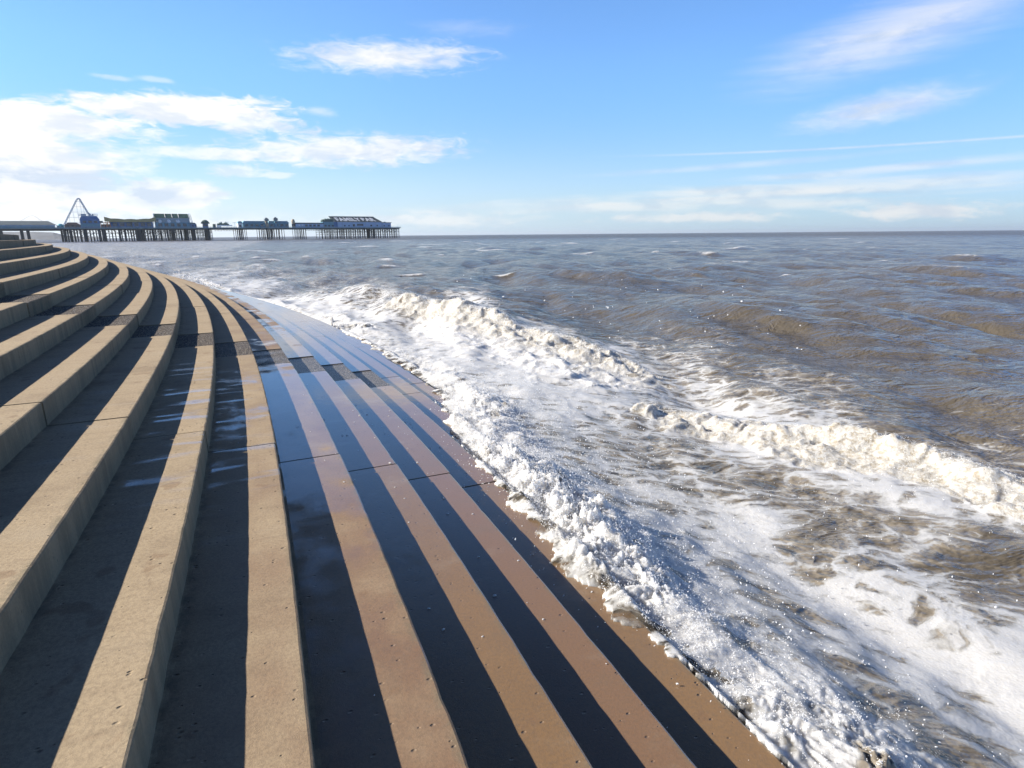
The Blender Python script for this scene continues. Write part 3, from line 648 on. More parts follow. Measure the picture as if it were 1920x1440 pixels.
# froth torn off the rolling crests
B = Blobs()
for pts, per, hs, r0 in ((B1[2:11], 260, .14, .010), (B2, 420, .12, .006)):
    for (x0, y0, h0), (x1, y1, h1) in zip(pts[:-1], pts[1:]):
        J = int(per * math.hypot(x1 - x0, y1 - y0)); q = rng.random(J)
        L = math.hypot(x1 - x0, y1 - y0); nx, ny = (y1 - y0) / L, -(x1 - x0) / L      # towards the wall
        off = rng.gamma(1.5, .38, J) - .25
        x = x0 + q * (x1 - x0) + nx * off * 1; y = y0 + q * (y1 - y0) + ny * off * 1
        z, _, _ = surf_z(x, y)
        hh = (h0 + q * (h1 - h0))
        jets(B, x, y, z - .01, hs * hh * 2 * rng.random(J) ** 1.8, np.tile((nx, ny), (J, 1)) * 2.0, 6, r0)
# froth over the boiling water between breaker and wall
n = 11000
x = rng.uniform(-12, 8, n); y = rng.uniform(2.5, 30, n); z, ri, ci = surf_z(x, y)
k = (rng.random(n) < dens[ri, ci] ** 2 * np.clip(rg[ri, ci] * 1.4 - .15, .02, 1)) & (((np.hypot(x - CX, y - CY) - R0) / TW) > 4.5)
x, y, z = x[k], y[k], z[k]
jets(B, x, y, z - .004, .05 * rng.random(len(x)) ** 2, np.zeros((len(x), 2)), 3, .0055)
tag(B.build("breaker_froth", M_SPRAY), "clots of froth tossed from the crests of the rolling breakers", "froth", kind="stuff")
# ------------------------------------------------------------------ the pleasure pier, about 550 to 720 m off
K1, K2 = 0.0008825, 0.000855
DECK = 9.3 + EYE
PE = Vector((-131.5, 720.0, 0)); PD = Vector((-258.9, -174.0, 0)).normalized()    # seaward end, direction to the shore
def stn(b):
    """distance in metres from the seaward end for image pixel column b"""
    k = K1 * (b - 960)
    return (k * PE.y - PE.x) / (PD.x - k * PD.y)
def hgt(b, e):  # height in metres for image pixel column b, row e
    s = stn(b); Yd = PE.y + PD.y * s
    return EYE + (439.6 - .0088 * (b - 960) - e) * K2 * Yd
PROT = math.atan2(-PD.y, -PD.x)          # local +x points seaward
def at(b, back=0.0, z=DECK):
    n = Vector((PD.y, -PD.x, 0)) * -1
    if n.y < 0: n = -n
    p = PE + PD * stn(b) + n * back
    return (p.x, p.y, z)
def root(name, b, label, cat, back=0.0, group=None, z=DECK):
    o = empty(name, at(b, back, z), label, cat, group); o.rotation_euler.z = PROT; return o
class MB:
    def __init__(s): s.v = []; s.f = []
    def add(s, V, F):
        o = len(s.v); s.v += list(V); s.f += [tuple(i + o for i in f) for f in F]; return s
    def box(s, x0, x1, y0, y1, z0, z1):
        return s.add([(x0, y0, z0), (x1, y0, z0), (x1, y1, z0), (x0, y1, z0), (x0, y0, z1), (x1, y0, z1), (x1, y1, z1), (x0, y1, z1)],
                     [(0, 3, 2, 1), (4, 5, 6, 7), (0, 1, 5, 4), (1, 2, 6, 5), (2, 3, 7, 6), (3, 0, 4, 7)])
    def frustum(s, x0, x1, y0, y1, z0, z1, ix, iy):
        return s.add([(x0, y0, z0), (x1, y0, z0), (x1, y1, z0), (x0, y1, z0), (x0 + ix, y0 + iy, z1), (x1 - ix, y0 + iy, z1), (x1 - ix, y1 - iy, z1), (x0 + ix, y1 - iy, z1)],
                     [(0, 3, 2, 1), (4, 5, 6, 7), (0, 1, 5, 4), (1, 2, 6, 5), (2, 3, 7, 6), (3, 0, 4, 7)])
    def prism(s, prof, x0, x1):
        """profile in (y,z) swept along x"""
        n = len(prof); V = [(x0, y, z) for y, z in prof] + [(x1, y, z) for y, z in prof]
        return s.add(V, [tuple(range(n))[::-1], tuple(range(n, 2 * n))] + [(i, (i + 1) % n, n + (i + 1) % n, n + i) for i in range(n)])
    def tube(s, a, b, r, n=6, r2=None):
        a = Vector(a); b = Vector(b); d = (b - a)
        if d.length < 1e-6: return s
        q = d.to_track_quat('Z', 'Y'); r2 = r if r2 is None else r2
        V = [a + q @ Vector((r * math.cos(k * 2 * math.pi / n), r * math.sin(k * 2 * math.pi / n), 0)) for k in range(n)]
        V += [b + q @ Vector((r2 * math.cos(k * 2 * math.pi / n), r2 * math.sin(k * 2 * math.pi / n), 0)) for k in range(n)]
        return s.add([tuple(v) for v in V], [tuple(range(n))[::-1], tuple(range(n, 2 * n))] + [(i, (i + 1) % n, n + (i + 1) % n, n + i) for i in range(n)])
    def lathe(s, cx, cy, prof, n=14):
        """profile of (radius, z) turned about a vertical axis"""
        V = []
        for r, z in prof: V += [(cx + r * math.cos(2 * math.pi * k / n), cy + r * math.sin(2 * math.pi * k / n), z) for k in range(n)]
        F = [tuple(range(n))[::-1]]
        for j in range(len(prof) - 1):
            F += [(j * n + k, j * n + (k + 1) % n, (j + 1) * n + (k + 1) % n, (j + 1) * n + k) for k in range(n)]
        F.append(tuple((len(prof) - 1) * n + k for k in range(n)))
        return s.add(V, F)
    def build(s, name, mat, parent, label=None):
        o = mesh_obj(name, s.v, s.f, mat, parent)
        if label: o['label'] = label
        return o
P = dict(
 iron=plain("weathered_iron", (0.034, 0.042, 0.050), .6, .4, .5), deck=plain("pier_deck_edge", (0.230, 0.324, 0.365), .7, .3, .3),
 blue=plain("blue_paint", (0.068, 0.176, 0.378), .5, .25, .3), pale=plain("pale_blue_paint", (0.405, 0.513, 0.675), .6, .2, .3),
 slate=plain("grey_slate_roof", (0.176, 0.209, 0.223), .6, .25, .4), dark=plain("dark_roof", (0.074, 0.095, 0.108), .6, .3, .4),
 green=plain("dark_green_roof", (0.041, 0.101, 0.088), .5, .3, .4), teal=plain("teal_cladding", (0.135, 0.297, 0.378), .5, .25, .4),
 tealr=plain("teal_roof", (0.162, 0.338, 0.419), .5, .2, .4), brown=plain("brown_boards", (0.162, 0.115, 0.108), .7, .3, .4),
 grey=plain("grey_render", (0.351, 0.405, 0.432), .7, .2, .3), white=plain("white_paint", (0.820, 0.820, 0.820), .5, .1, .4),
 orange=plain("orange_paint", (0.608, 0.203, 0.081), .5, .3, .4), ochre=plain("ochre_canopy", (0.459, 0.365, 0.176), .6, .3, .3),
 glass=plain("dark_window_glass", (0.041, 0.054, 0.081), .15, .3, .4, spec=.6), tan=plain("tan_render", (0.459, 0.365, 0.257), .7, .2, .4),
 turq=plain("turquoise_paint", (0.081, 0.405, 0.459), .5, .2, .4), steel=plain("blue_grey_steel", (0.270, 0.365, 0.486), .5, .2, .1), hedge=plain("mossy_green_cladding", (0.10, 0.15, 0.13), .8, .5, .8))
random.seed(9)
# --- pier structure: deck, railings, piles
pr = root("pier", 753, "long iron pier on dark piles stretching across the horizon at the left", "pier")
Lp = stn(-140)
DEPTH = 24.0
MB().box(-Lp, 0, 0, DEPTH, -1.0, 0).box(-Lp, 1.2, -.5, 0, -.55, .12).build("deck", P['deck'], pr)
gd = MB().box(-Lp, 0, 1, 1.6, -2.0, -1.0).box(-Lp, 0, 10, 10.6, -2.0, -1.0).box(-Lp, 0, DEPTH - 1.6, DEPTH - 1, -2.0, -1.0)
gd.build("girder", P['iron'], pr)
rl = MB()
for zz in (.45, .8, 1.15): rl.box(-Lp, 1.0, -.45, -.37, zz, zz + .07)
xx = 1.0
while xx > -Lp: rl.box(xx - .05, xx + .05, -.46, -.36, .12, 1.2); xx -= 2.4
rl.build("railing", P['grey'], pr)
ZB = SEA - DECK - 2
stations = []
def dense(b0, b1, step):
    b = b0
    while b < b1: stations.append((b + random.uniform(-.5, .5), random.uniform(.20, .32))); b += step
dense(119, 240, 6.0); dense(240, 405, 5.2)
stations += [(449, .24), (453, .22), (457, .3), (459.5, .3), (463, .22), (466, .22), (494, .22), (498, .22), (505, .22), (508, .24), (512, .3), (515, .34), (518, .3), (522, .24), (526, .26), (532, .2), (536.5, .2),
             (562, .2), (566, .25), (570, .25), (573.5, .22), (577, .32), (607, .2), (613, .24), (618, .2)]
dense(623, 752, 4.3)
for b, w_ in ((125, .85), (136, .8), (155, .7), (164, .9), (191, 1.2), (199, 1.6), (229, .7), (239, .6), (262, 1.3), (267, 1.5), (272, 1.2), (330, .7), (356, .6), (368, .8), (395, 1.4), (700, .6), (706, .6), (730, .45)): stations.append((b, w_))
stations = [(b_, r__ * (1.35 if r__ < .4 else 1)) for b_, r__ in stations]
rest = MB(); cnt = 0
for b, r_ in stations:
    x_ = -stn(b)
    if cnt < 99:
        MB().tube((x_, 1.3, ZB), (x_, 1.3, -1.0), r_, 7).build("pile", P['iron'], pr); cnt += 1
    else: rest.tube((x_, 1.3, ZB), (x_, 1.3, -1.0), r_, 6)
    for yy in ((10.3, DEPTH - 1.3) if r_ < .5 else (6, 10.3, 16, DEPTH - 1.3)): rest.tube((x_ + random.uniform(-.3, .3), yy, ZB), (x_, yy, -1.0), r_ * .9, 6)
o = rest.build("pile", P['iron'], pr); o['kind'] = 'stuff'
def brace(b0, b1):
    br = MB()
    xs = sorted([-stn(b) for b, _ in stations if b0 <= b <= b1])
    for yy in (1.3, 10.3, DEPTH - 1.3):
        for zz in (-5.2, -8.0): br.box(xs[0], xs[-1], yy - .1, yy + .1, zz - .12, zz + .12)
        for i_ in range(0, len(xs) - 2, 2):
            br.tube((xs[i_], yy, -1.5), (xs[i_ + 2], yy, -5.2), .09, 4); br.tube((xs[i_], yy, -5.2), (xs[i_ + 2], yy, -1.5), .09, 4)
            if i_ % 4 == 0: br.tube((xs[i_], yy, -8), (xs[i_ + 2], yy, -5.2), .09, 4)
    for x_ in xs[::2]:
        br.tube((x_, 1.3, -5.2), (x_, 10.3, -1.5), .09, 4); br.tube((x_, 10.3, -5.2), (x_, DEPTH - 1.3, -1.5), .09, 4)
    br.build("bracing", P['iron'], pr)
brace(118, 240); brace(236, 406); brace(607, 753)
for b0, b1 in ((406, 449), (577, 612)):            # trussed bare spans
    xa, xb = -stn(b0), -stn(b1); br = MB()
    br.box(xa, xb, 1.2, 1.5, -3.4, -3.2)
    q = xa
    while q < xb - 2.4: br.tube((q, 1.3, -1.5), (q + 1.3, 1.3, -3.3), .1, 4); br.tube((q + 2.6, 1.3, -1.5), (q + 1.3, 1.3, -3.3), .1, 4); q += 2.6
    br.build("bracing", P['iron'], pr)
# --- buildings on the deck
def width(b0, b1): return abs(stn(b0) - stn(b1))
def zz(b, e): return hgt(b, e) - DECK
def windows(par, xs, z0, z1, w, mat='glass', y=-.06):
    for x_ in xs: MB().box(x_, x_ + w, y, .1, z0, z1).build("window", P[mat], par)
# long hall at the shore end
o = root("pier_hall", -70, "long grey hipped-roof hall at the shore end of the pier, furthest left", "hall", 2)
w_ = width(-70, 112); h1, h2 = zz(60, 421.5), zz(60, 414.0)
MB().box(.8, w_ - 1.4, 1, 14, 0, h1).build("wall", P['pale'], o)
MB().frustum(0, w_, 0, 15, h1, h2, 5.5, 6.5).build("roof", P['slate'], o)
MB().box(.8, w_ - 1.4, .9, 1.0, 0, 1.3).build("plinth", P['teal'], o)
windows(o, [2 + 4.6 * k for k in range(int(w_ / 4.6) - 1)], 1.7, h1 - .7, 2.7, y=.9)
windows(o, [w_ - 9.5, w_ - 6.5], 1.5, h1 - .9, 2.0, 'white', .82)
MB().tube((-Lp, 0, 0), (-Lp, 0, 0), .1)
# pair of stout columns under the hall
for b in (44.5, 56.5):
    x_ = -stn(b); MB().box(x_ - 1.1, x_ + 1.1, 4, 6.5, ZB, -1.0).build("pile", P['iron'], pr)
MB().box(-stn(-100), -stn(118), .5, DEPTH - 1, -2.6, -1.0).build("girder", P['iron'], pr)
o = root("kiosk", 113, "small turquoise kiosk with a rounded top between the long hall and the brown hut", "kiosk", 1)
w_ = width(113, 127); MB().box(0, w_, 0, 5, 0, 2.0).build("wall", P['turq'], o); MB().lathe(w_ / 2, 2.5, [(w_ * .42, 2.0), (w_ * .36, 2.7), (w_ * .2, 3.2), (.1, 3.4)]).build("roof", P['turq'], o)
windows(o, [.8, 3.4], .7, 1.6, 1.0)
o = root("fairground_hut", 128, "low brown hut with a sloping roof beneath the tall triangular ride", "hut", 1.5)
w_ = width(128, 158); h2 = zz(145, 417)
MB().box(0, w_, 0, 9, 0, h2 * .5).build("wall", P['brown'], o); MB().frustum(-.2, w_ + .2, -.4, 9.4, h2 * .5, h2, w_ * .25, 2.5).build("roof", P['brown'], o)
windows(o, [1.5, 5, 8.5], .8, 1.9, 1.6)
o = root("blue_ride_house", 158, "tall bright blue block with a spiky sign frame on top", "ride building", 1)
w_ = width(158, 195); h1 = zz(176, 411); h2 = zz(176, 405.5); h3 = zz(176, 401)
MB().box(0, w_, 0, 12, 0, h1).build("wall", P['blue'], o); MB().frustum(0, w_, 0, 12, h1, h2, 1.6, 1.6).build("roof", P['blue'], o)
MB().box(w_ * .02, w_ * .98, -.25, 0, h1 * .12, h1 * .48).build("front_panel", P['teal'], o)
sf = MB(); sf.box(-.5, w_ - 1, .8, 1.1, h2, h2 + .25).box(-.5, w_ - 1, .8, 1.1, h3 - .2, h3)
for k in range(16):
    x_ = -.5 + (w_ - .8) * k / 15; sf.box(x_, x_ + .35, .8, 1.1, h2, h3)
    if k in (2, 3, 4, 5, 8, 11): sf.box(x_, x_ + 1.0, .85, 1.05, h2 + .3, h3 - .3)
sf.build("sign_frame", P['steel'], o)
windows(o, [2, 6.2, 10.4, 14.6], h1 * .55, h1 * .8, 2.6)
o = root("ride_entrance", 196, "little orange and brown entrance beside the blue block", "entrance", 1)
w_ = width(196, 213); MB().box(0, w_, 1, 8, 0, 3.0).build("wall", P['brown'], o)
for k in (0, .35, .7, 1.0): MB().box(w_ * k - .25, w_ * k + .25, .2, .7, 0, 4.2).build("post", P['orange'], o)
MB().box(-.4, w_ + .4, 0, 8, 4.2, 4.7).build("roof", P['orange'], o)
o = root("bumper_hall", 204, "long blue-walled hall under a wavy ochre canopy with upturned ends", "hall", 1.5)
w_ = width(204, 300); h1 = zz(250, 416.0); h2 = zz(250, 410.5)
MB().box(4, w_ - 3, .8, 13, 0, h1).build("wall", P['blue'], o)
cp = MB(); n_ = 48; V_, F_ = [], []
for k in range(n_ + 1):
    u = k / n_; x_ = w_ * u
    sag = .9 * abs(2 * u - 1) ** 3 * 2.0 + .45 * abs(math.cos(u * math.pi * 4)) - .5
    V_ += [(x_, -.6, h1 - .2 + max(0, sag) * .5), (x_, -.6, h2 + sag), (x_, 14, h2 + sag), (x_, 14, h1 - .2 + max(0, sag) * .5)]
    if k: F_ += [(4 * (k - 1) + q, 4 * (k - 1) + (q + 1) % 4, 4 * k + (q + 1) % 4, 4 * k + q) for q in range(4)]
F_ += [(0, 1, 2, 3), (4 * n_ + 3, 4 * n_ + 2, 4 * n_ + 1, 4 * n_)]
cp.add(V_, F_).build("canopy", P['ochre'], o)
for x_ in (1.2, 2.6, 4.2): MB().tube((x_, .2, 0), (x_ - .6, .2, h1), .28, 5).build("post", P['orange'], o)
MB().box(w_ * .5 - .8, w_ * .5 + .8, .6, .8, 0, h1 - .3).build("door", P['dark'], o)
windows(o, [6 + 5.4 * k for k in range(3)] + [w_ * .56 + 5.2 * k for k in range(3)], 1.3, h1 - .8, 3.4)
# green roofed pavilion with white domes
o = root("domed_pavilion", 292, "tall green-roofed glazed pavilion with three white domes along its front", "pavilion", 2)
w_ = width(292, 370); h0 = zz(330, 417); h1 = zz(330, 408.5); h2 = zz(330, 400.5)
MB().box(3, w_ - 1, 0, 14, 0, h0).build("wall", P['teal'], o, )
MB().box(3.5, w_ - 3, 2.5, 13.5, h0, h1).build("upper_wall", P['grey'], o)
MB().prism([(2.0, h1), (8, h2), (9, h2), (14.5, h1)], 3.0, w_ - 3.5).build("roof", P['green'], o)
MB().prism([(2.3, h1), (8, h2 + .1), (8.4, h2 + .1), (3.2, h1)], w_ - 3.2, w_ - 2.9).tube((w_ - 1.6, 2.4, h0), (w_ - 2.8, 8, h2), .22, 5).tube((w_ - .4, 5, h0), (w_ - 1.5, 8, h2), .22, 5).tube((w_ - 3.4, 8, h2), (w_ - 1.4, 8, h2), .22, 5).build("end_frame", P['white'], o)
for k in (.30, .50, .69): MB().box(3 + (w_ - 6) * k - .12, 3 + (w_ - 6) * k + .12, 1.9, 2.3, h1 - .3, h1 + .6).tube((3 + (w_ - 6) * k, 2.1, h1 + .1), (3 + (w_ - 6) * k, 7.7, h2 + .05), .14, 4).build("roof_rib", P['white'], o)
MB().tube((.6, 2, 0), (2.4, 6, h2), .35, 5).tube((2.6, 2, 0), (2.9, 6, h2), .3, 5).tube((1.2, 2, h1), (4.4, 2, h0), .5, 5).build("gable_frame", P['white'], o)
dm = [(1.9, h0 - .3), (1.9, h0 + .7), (1.6, h0 + 1.8), (1.0, h0 + 2.5), (.2, h0 + 2.8)]
for b in (307, 324, 341): MB().lathe(width(292, b), 1.6, dm).build("dome", P['white'], o)
windows(o, [5 + 5.2 * k for k in range(int(w_ / 5.2) - 1)], 1.0, h0 - .9, 3.2)
o = root("pavilion_annex", 363, "low dark annex on the seaward side of the domed pavilion", "annex", 1)
w_ = width(363, 374); MB().box(0, w_, 0, 8, 0, 3.0).build("wall", P['blue'], o); MB().frustum(-.6, w_ + .4, -.5, 8.5, 3.0, 4.6, 1.4, 1.8).build("roof", P['slate'], o); windows(o, [1.2, 4], .8, 2.3, 1.5)
def kiosk(b, label, hw, wr, roofprof, wallm, roofm, group=None, nm="round_kiosk"):
    o = root(nm, b, label, "kiosk", 2, group)
    MB().lathe(0, 3, [(wr, 0), (wr, hw)], 10).build("wall", P[wallm], o)
    MB().lathe(0, 3, roofprof, 12).build("roof", P[roofm], o)
    MB().lathe(0, 3, [(wr + .05, hw * .35), (wr + .05, hw * .75)], 10).build("window_band", P['glass'], o); return o
h = zz(392, 412); kiosk(392, "round green-domed kiosk with wide eaves beside the domed pavilion", h * .5, 2.6, [(4.1, h * .5), (3.9, h * .62), (3.0, h * .8), (1.6, h * .96), (.2, h)], 'blue', 'hedge')
h = zz(557, 410.5); kiosk(557, "slim tan tower with a rounded top at the end of the teal halls", h * .6, 1.7, [(1.9, h * .6), (1.8, h * .8), (1.2, h * .95), (.1, h)], 'tan', 'tan', nm="round_tower")
# open fair deck with a child's ride
o = root("fairground_ride", 406, "low open fairground ride with white boards and dark cars", "ride", 2)
w_ = width(406, 451)
MB().box(0, 2.2, 0, 6, 0, 3.4).build("booth", P['hedge'], o); MB().box(3, w_ - 5, -.2, 0, 1.5, 2.4).box(3, w_ * .3, -.2, 0, .2, 1.2).build("fence_board", P['white'], o)
sh = MB()
for k in range(7): sh.lathe(5 + k * (w_ - 12) / 7, 4, [(.9, 2.2), (1.5, 2.8), (1.2, 3.5), (.3, 4.2 + .8 * (k % 3))], 7)
sh.build("car_row", P['hedge'], o)
for x_ in (7, 13, 20): MB().tube((x_, 3, 0), (x_ + .5, 3, 5.2), .12, 5).tube((x_ - 1.6, 3, 4.6), (x_ + 2.2, 3, 5.4), .16, 5).build("arm", P['teal'], o)
o = root("gabled_stall", 451, "small white gabled stall before the first teal hall", "stall", 1)
w_ = width(451, 461); MB().box(.4, w_ - .4, 0, 6, 0, 4.2).build("wall", P['white'], o); MB().frustum(0, w_, -.3, 6.3, 4.2, 6.2, 1.2, .5).build("roof", P['tealr'], o); windows(o, [1.4], .4, 2.9, 2.0, 'dark')
for b0, b1, lab in ((461.5, 505, "longer teal mansard-roofed hall just left of the twin turrets"), (509, 548, "shorter teal mansard-roofed hall under the right-hand turret")):
    o = root("arcade_hall", b0, lab, "hall", 1.5, "teal halls in the middle of the pier")
    w_ = width(b0, b1); h1 = zz(b0, 418.6); h2 = zz(b0, 414.2)
    MB().box(.6, w_ - .6, .5, 12, 0, h1).build("wall", P['teal'], o); MB().frustum(0, w_, 0, 12.5, h1, h2, 1.3, 2.2).build("roof", P['tealr'], o)
    windows(o, [2 + 5 * k for k in range(int(w_ / 5))], 1.2, h1 - 1.0, 2.8)
for b, lab, mt, e in ((506, "left turret of the twin turrets, pale stem and pyramid cap", 'tan', 408), (523, "right turret of the twin turrets, dark teal with pyramid cap", 'teal', 407)):
    o = root("turret", b, lab, "turret", 1, "twin turrets between the teal halls"); h = zz(b, e)
    MB().box(-1.2, 1.2, 0, 2.4, 0, h * .72).build("stem", P[mt], o); MB().frustum(-2.1, 2.1, -.9, 3.3, h * .66, h * .84, .0, .0).frustum(-2.1, 2.1, -.9, 3.3, h * .84, h, 1.8, 1.8).build("cap", P['slate'], o)
    MB().box(-.7, .7, -.08, .1, h * .4, h * .55).build("window", P['glass'], o)
o = root("long_arcade", 560, "long low dark-roofed arcade leading to the bar at the pier head", "arcade", 2)
w_ = width(560, 612); h2 = zz(585, 417.6); h1 = h2 - 1.0
MB().box(0, w_, .6, 10, 0, h1).build("wall", P['pale'], o); MB().prism([(0, h1), (.3, h2), (10, h2 + .3), (10.6, h1)], -.6, w_ + .4).build("roof", P['dark'], o)
windows(o, [3.0, 6.2], 1.8, h1 - .9, 1.9, 'white', .5)
windows(o, [10 + 4.4 * k for k in range(int((w_ - 12) / 4.4))], 1.1, h1 - 1.0, 2.6, 'glass', .5)
o = root("green_roofed_pavilion", 611, "squat pavilion with mossy green lumpy roof just left of the bar", "pavilion", 3)
w_ = width(611, 632); h1 = zz(620, 416); h2 = zz(620, 409.3)
MB().box(0, w_, 0, 9, 0, h1).build("wall", P['teal'], o)
g = MB()
for k, (r_, hh) in enumerate(((2.4, .72), (3.0, .95), (3.3, 1.0), (3.0, .96))): g.lathe(1.6 + k * (w_ - 2) / 3.6, 4, [(r_, h1), (r_ * 1.05, h1 + (h2 - h1) * hh * .4), (r_ * .75, h1 + (h2 - h1) * hh * .8), (.2, h1 + (h2 - h1) * hh)], 9)
g.build("roof", P['hedge'], o); windows(o, [2, 6, 10], 1.0, 2.6, 2.2)
# the bar at the pier head, its name painted on the roof
o = root("pier_bar", 630, "pale blue bar at the pier head, FAMILY BAR in white on its dark roof", "bar", 2.5)
w_ = width(630, 722); h1 = zz(680, 416.2); h2 = zz(680, 406.4)
xl, xr = width(630, 639), w_
MB().box(xl, xr - .6, 0, 16, 0, h1).build("wall", P['pale'], o)
MB().box(0, xl, 1.0, 14, 0, h1).build("side_wall", P['blue'], o)
xr1 = width(630, 711)
rf = MB(); yf, yr = -.6, 9.0
rf.add([(xl - .8, yf, h1), (xr + .4, yf, h1), (xr + .4, 16.6, h1), (xl - .8, 16.6, h1), (-1.0, yr - 1, h2), (xr1, yr - 1, h2), (xr1, yr + 1, h2), (-1.0, yr + 1, h2)],
       [(0, 3, 2, 1), (4, 5, 6, 7), (0, 1, 5, 4), (1, 2, 6, 5), (2, 3, 7, 6), (3, 0, 4, 7)])
ro = rf.build("roof", P['dark'], o)
MB().box(-1.4, xr1 + .2, yr - 1.2, yr + 1.2, h2 + .003, h2 + .45).build("roof_ridge", P['dark'], o)
cu = bpy.data.curves.new("lettering", 'FONT'); cu.body = "FAMILY BAR"; cu.extrude = .03; cu.offset = .05; cu.space_word = .45; cu.space_character = 1.12
to = bpy.data.objects.new("tmp", cu); COL.objects.link(to); bpy.context.view_layer.update()
me = bpy.data.meshes.new_from_object(to.evaluated_get(bpy.context.evaluated_depsgraph_get())); bpy.data.objects.remove(to)
co = np.zeros(len(me.vertices) * 3, np.float32); me.vertices.foreach_get('co', co); co = co.reshape(-1, 3)
mn, mx_ = co.min(0), co.max(0); co[:, :2] = (co[:, :2] - mn[:2]) / (mx_[:2] - mn[:2])
slope = np.array([0, (yr - 1) - yf, h2 - h1]); sl = np.linalg.norm(slope); sd_ = slope / sl; nrm_ = np.array([0, -sd_[2], sd_[1]])
tx0, tx1 = width(630, 640), width(630, 713)
v_ = (.14 + .70 * co[:, 1]) * sl
pts_ = np.stack([tx0 + (tx1 - tx0) * co[:, 0] - (v_ / sl) * .12 * (tx1 - tx0) * (0.6), yf + v_ * sd_[1], h1 + v_ * sd_[2]], -1) + nrm_ * (.08 + co[:, 2:3])
me.vertices.foreach_set('co', pts_.astype(np.float32).ravel()); me.update(); me.name = "lettering"; me.materials.append(P['white'])
lt = bpy.data.objects.new("lettering", me); COL.objects.link(lt); lt.parent = o
for x_, ww, z0, z1 in ((xl + 7, 1.6, 1.2, 2.6), (xl + 17.2, 2.4, 1.0, 3.6), (xl + 22, 7.5, 1.8, 3.9), (xl + 38, 2.0, 1.2, 2.9), (xl + 12, 1.4, 1.2, 2.6), (xl + 45.5, 1.4, 1.2, 2.9)):
    MB().box(x_, x_ + ww, -.08, .05, z0, z1).build("window", P['glass'], o)
for x_ in (xl + 5, xl + 32, xl + 44): MB().box(x_, x_ + .25, -.12, 0, 0, h1 - .05).build("drainpipe", P['grey'], o)
o = root("bar_annex", 722.4, "low flat-roofed pale annex at the seaward end of the bar", "annex", 3)
w_ = width(722.4, 740); h1 = zz(730, 417.6)
MB().box(0, w_ - 1, 0, 12, 0, h1).build("wall", P['pale'], o); MB().frustum(-.4, w_, -.5, 12.5, h1, h1 + .5, .3, .3).build("roof", P['slate'], o)
windows(o, [1.6, 7.5], 1.2, 2.7, 1.4); MB().box(3.0, 5.5, 3, 5, h1 + .5, h1 + 1.2).build("roof_vent", P['slate'], o)
# lamp standards on the tip of the pier
lamp = root("lamp_post", 749, "slim lamp post at the very tip of the pier deck", "lamp post", .3)
MB().tube((0, 0, 0), (0, 0, 3.6), .09, 6).build("pole", P['grey'], lamp); MB().lathe(0, 0, [(.12, 3.6), (.34, 3.9), (.28, 4.3), (.05, 4.5)], 8).build("lamp_head", P['white'], lamp)

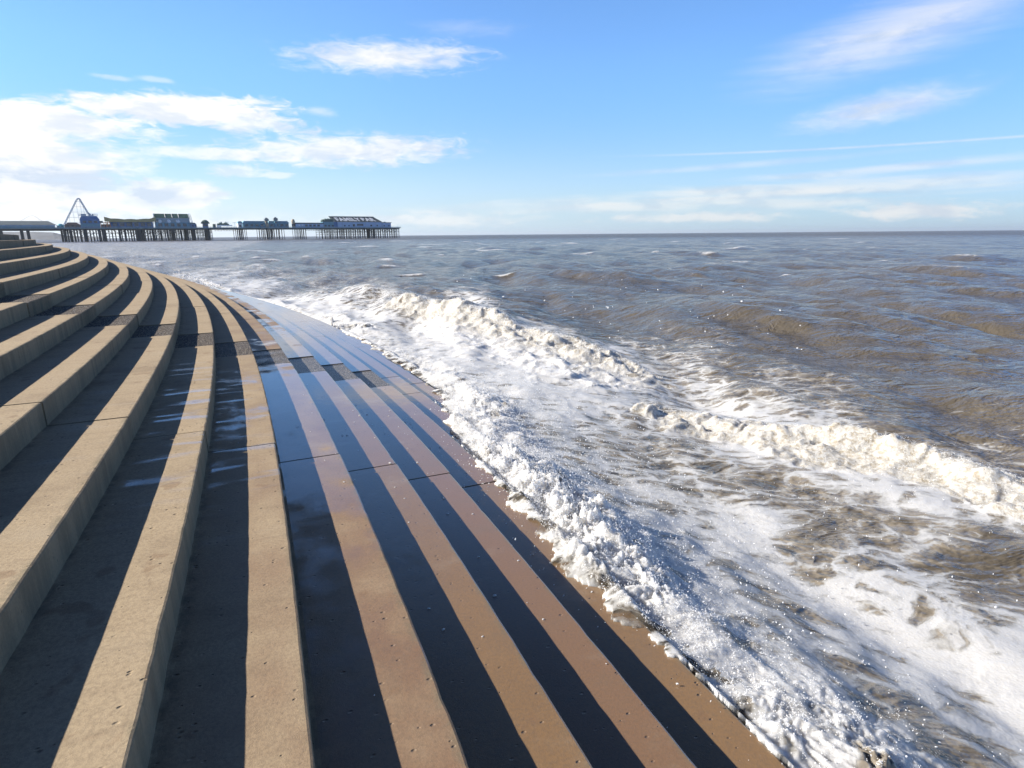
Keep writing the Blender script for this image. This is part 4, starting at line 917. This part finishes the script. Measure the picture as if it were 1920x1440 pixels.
# --- far shore and its two roller coasters
FS = []
shp = [(-260, 436.5), (-80, 434.5), (20, 433.8), (70, 434.2), (104, 435.5), (114, 438), (128, 441.5), (150, 443.2), (196, 445.6)]
V_, F_ = [], []
for b, e in shp:
    for Yd, f in ((1350, 0), (1372, .55), (1400, 1), (1900, 1)):
        zt = max(SEA - .2, EYE + (446.9 - e) * K2 * 1400)
        V_.append((K1 * (b - 960) * Yd, Yd, SEA - 1 + (zt - SEA + 1) * f))
for k in range(len(shp) - 1):
    F_ += [(4 * k + q, 4 * k + 4 + q, 4 * k + 5 + q, 4 * k + 1 + q) for q in range(3)]
tag(mesh_obj("far_shore", V_, F_, plain("far_shore_sand", (0.15, 0.16, 0.18), .9, .35, .02)), "low grey shore far behind the pier", "shore", kind="structure")
def coaster(name, Yd, prof, label, rw, grid):
    o = empty(name, (K1 * (prof[0][0] - 960) * Yd, Yd, 0), label, "roller coaster"); ox = o.location.x
    def P3(b, e, dy=0): return ((b - 960) / (1063.9 - .2474 * (e - 720 + .0088 * (b - 960))) * Yd - ox, dy, EYE + (439.6 - .0088 * (b - 960) - e) * K2 * Yd)
    tr_ = MB()
    for (b0, e0), (b1, e1) in zip(prof[:-1], prof[1:]):
        for dy in (-rw, rw): tr_.tube(P3(b0, e0, dy), P3(b1, e1, dy), rw * .42, 6)
        a_, c_ = Vector(P3(b0, e0)), Vector(P3(b1, e1)); n_ = max(1, int((c_ - a_).length / (rw * 2.4)))
        for k in range(n_):
            p_ = a_.lerp(c_, k / n_); q_ = a_.lerp(c_, (k + 1) / n_)
            tr_.tube(p_ + Vector((0, -rw, 0)), q_ + Vector((0, rw, 0)), rw * .2, 4); tr_.tube(p_ + Vector((0, -rw, 0)) - Vector((0, 0, rw)), q_ + Vector((0, -rw, 0)), rw * .25, 4)
    tr_.build("track", P['steel'], o)
    sp = MB(); bs = [p[0] for p in prof]; es = [p[1] for p in prof]
    b = bs[0] + grid
    th_ = rw * .16
    while b < bs[-1]:
        e = float(np.interp(b, bs, es)); p0 = P3(b, e); sp.tube((p0[0], 0, SEA + 1), p0, th_, 4); b += grid
    for e in np.arange(min(es) + grid * .9, 426, grid * 1.5):
        ins = [bb for bb in np.arange(bs[0], bs[-1], .5) if np.interp(bb, bs, es) < e]
        if ins: sp.tube(P3(ins[0], e), P3(ins[-1], e), th_, 4)
    sp.build("support_lattice", P['steel'], o)
coaster("roller_coaster", 1500, [(119, 430), (123, 421.5), (127, 413.5), (146, 377), (148.3, 373.6), (150, 372.8), (152, 373.8), (154.5, 378), (167, 398.5), (172, 403), (186, 420)], "tall pointed roller coaster hill rising behind the pier", 2.1, 6.5)
coaster("roller_coaster", 1600, [(40, 415), (50, 409.5), (57, 406), (64, 404.3), (69, 405.8), (75, 410.5), (82, 414.5)], "low arched roller coaster hump peeping over the long hall roof", .45, 3.4)

# ------------------------------------------------------------------ sea air
hz_ = MB().box(-31000, 31000, -31000, 31000, SEA - 8, 95)
m, t, out_ = new_mat("sea_air")
pv = t.node('ShaderNodeVolumePrincipled'); pv.inputs['Color'].default_value = (0.86, 0.94, 1.0, 1); pv.inputs['Density'].default_value = 0.00006; pv.inputs['Anisotropy'].default_value = 0.3
t.l.new(pv.outputs[0], out_.inputs['Volume'])
tag(hz_.build("haze", m, None), "thin pale haze in the air over the sea", "haze", kind="stuff")
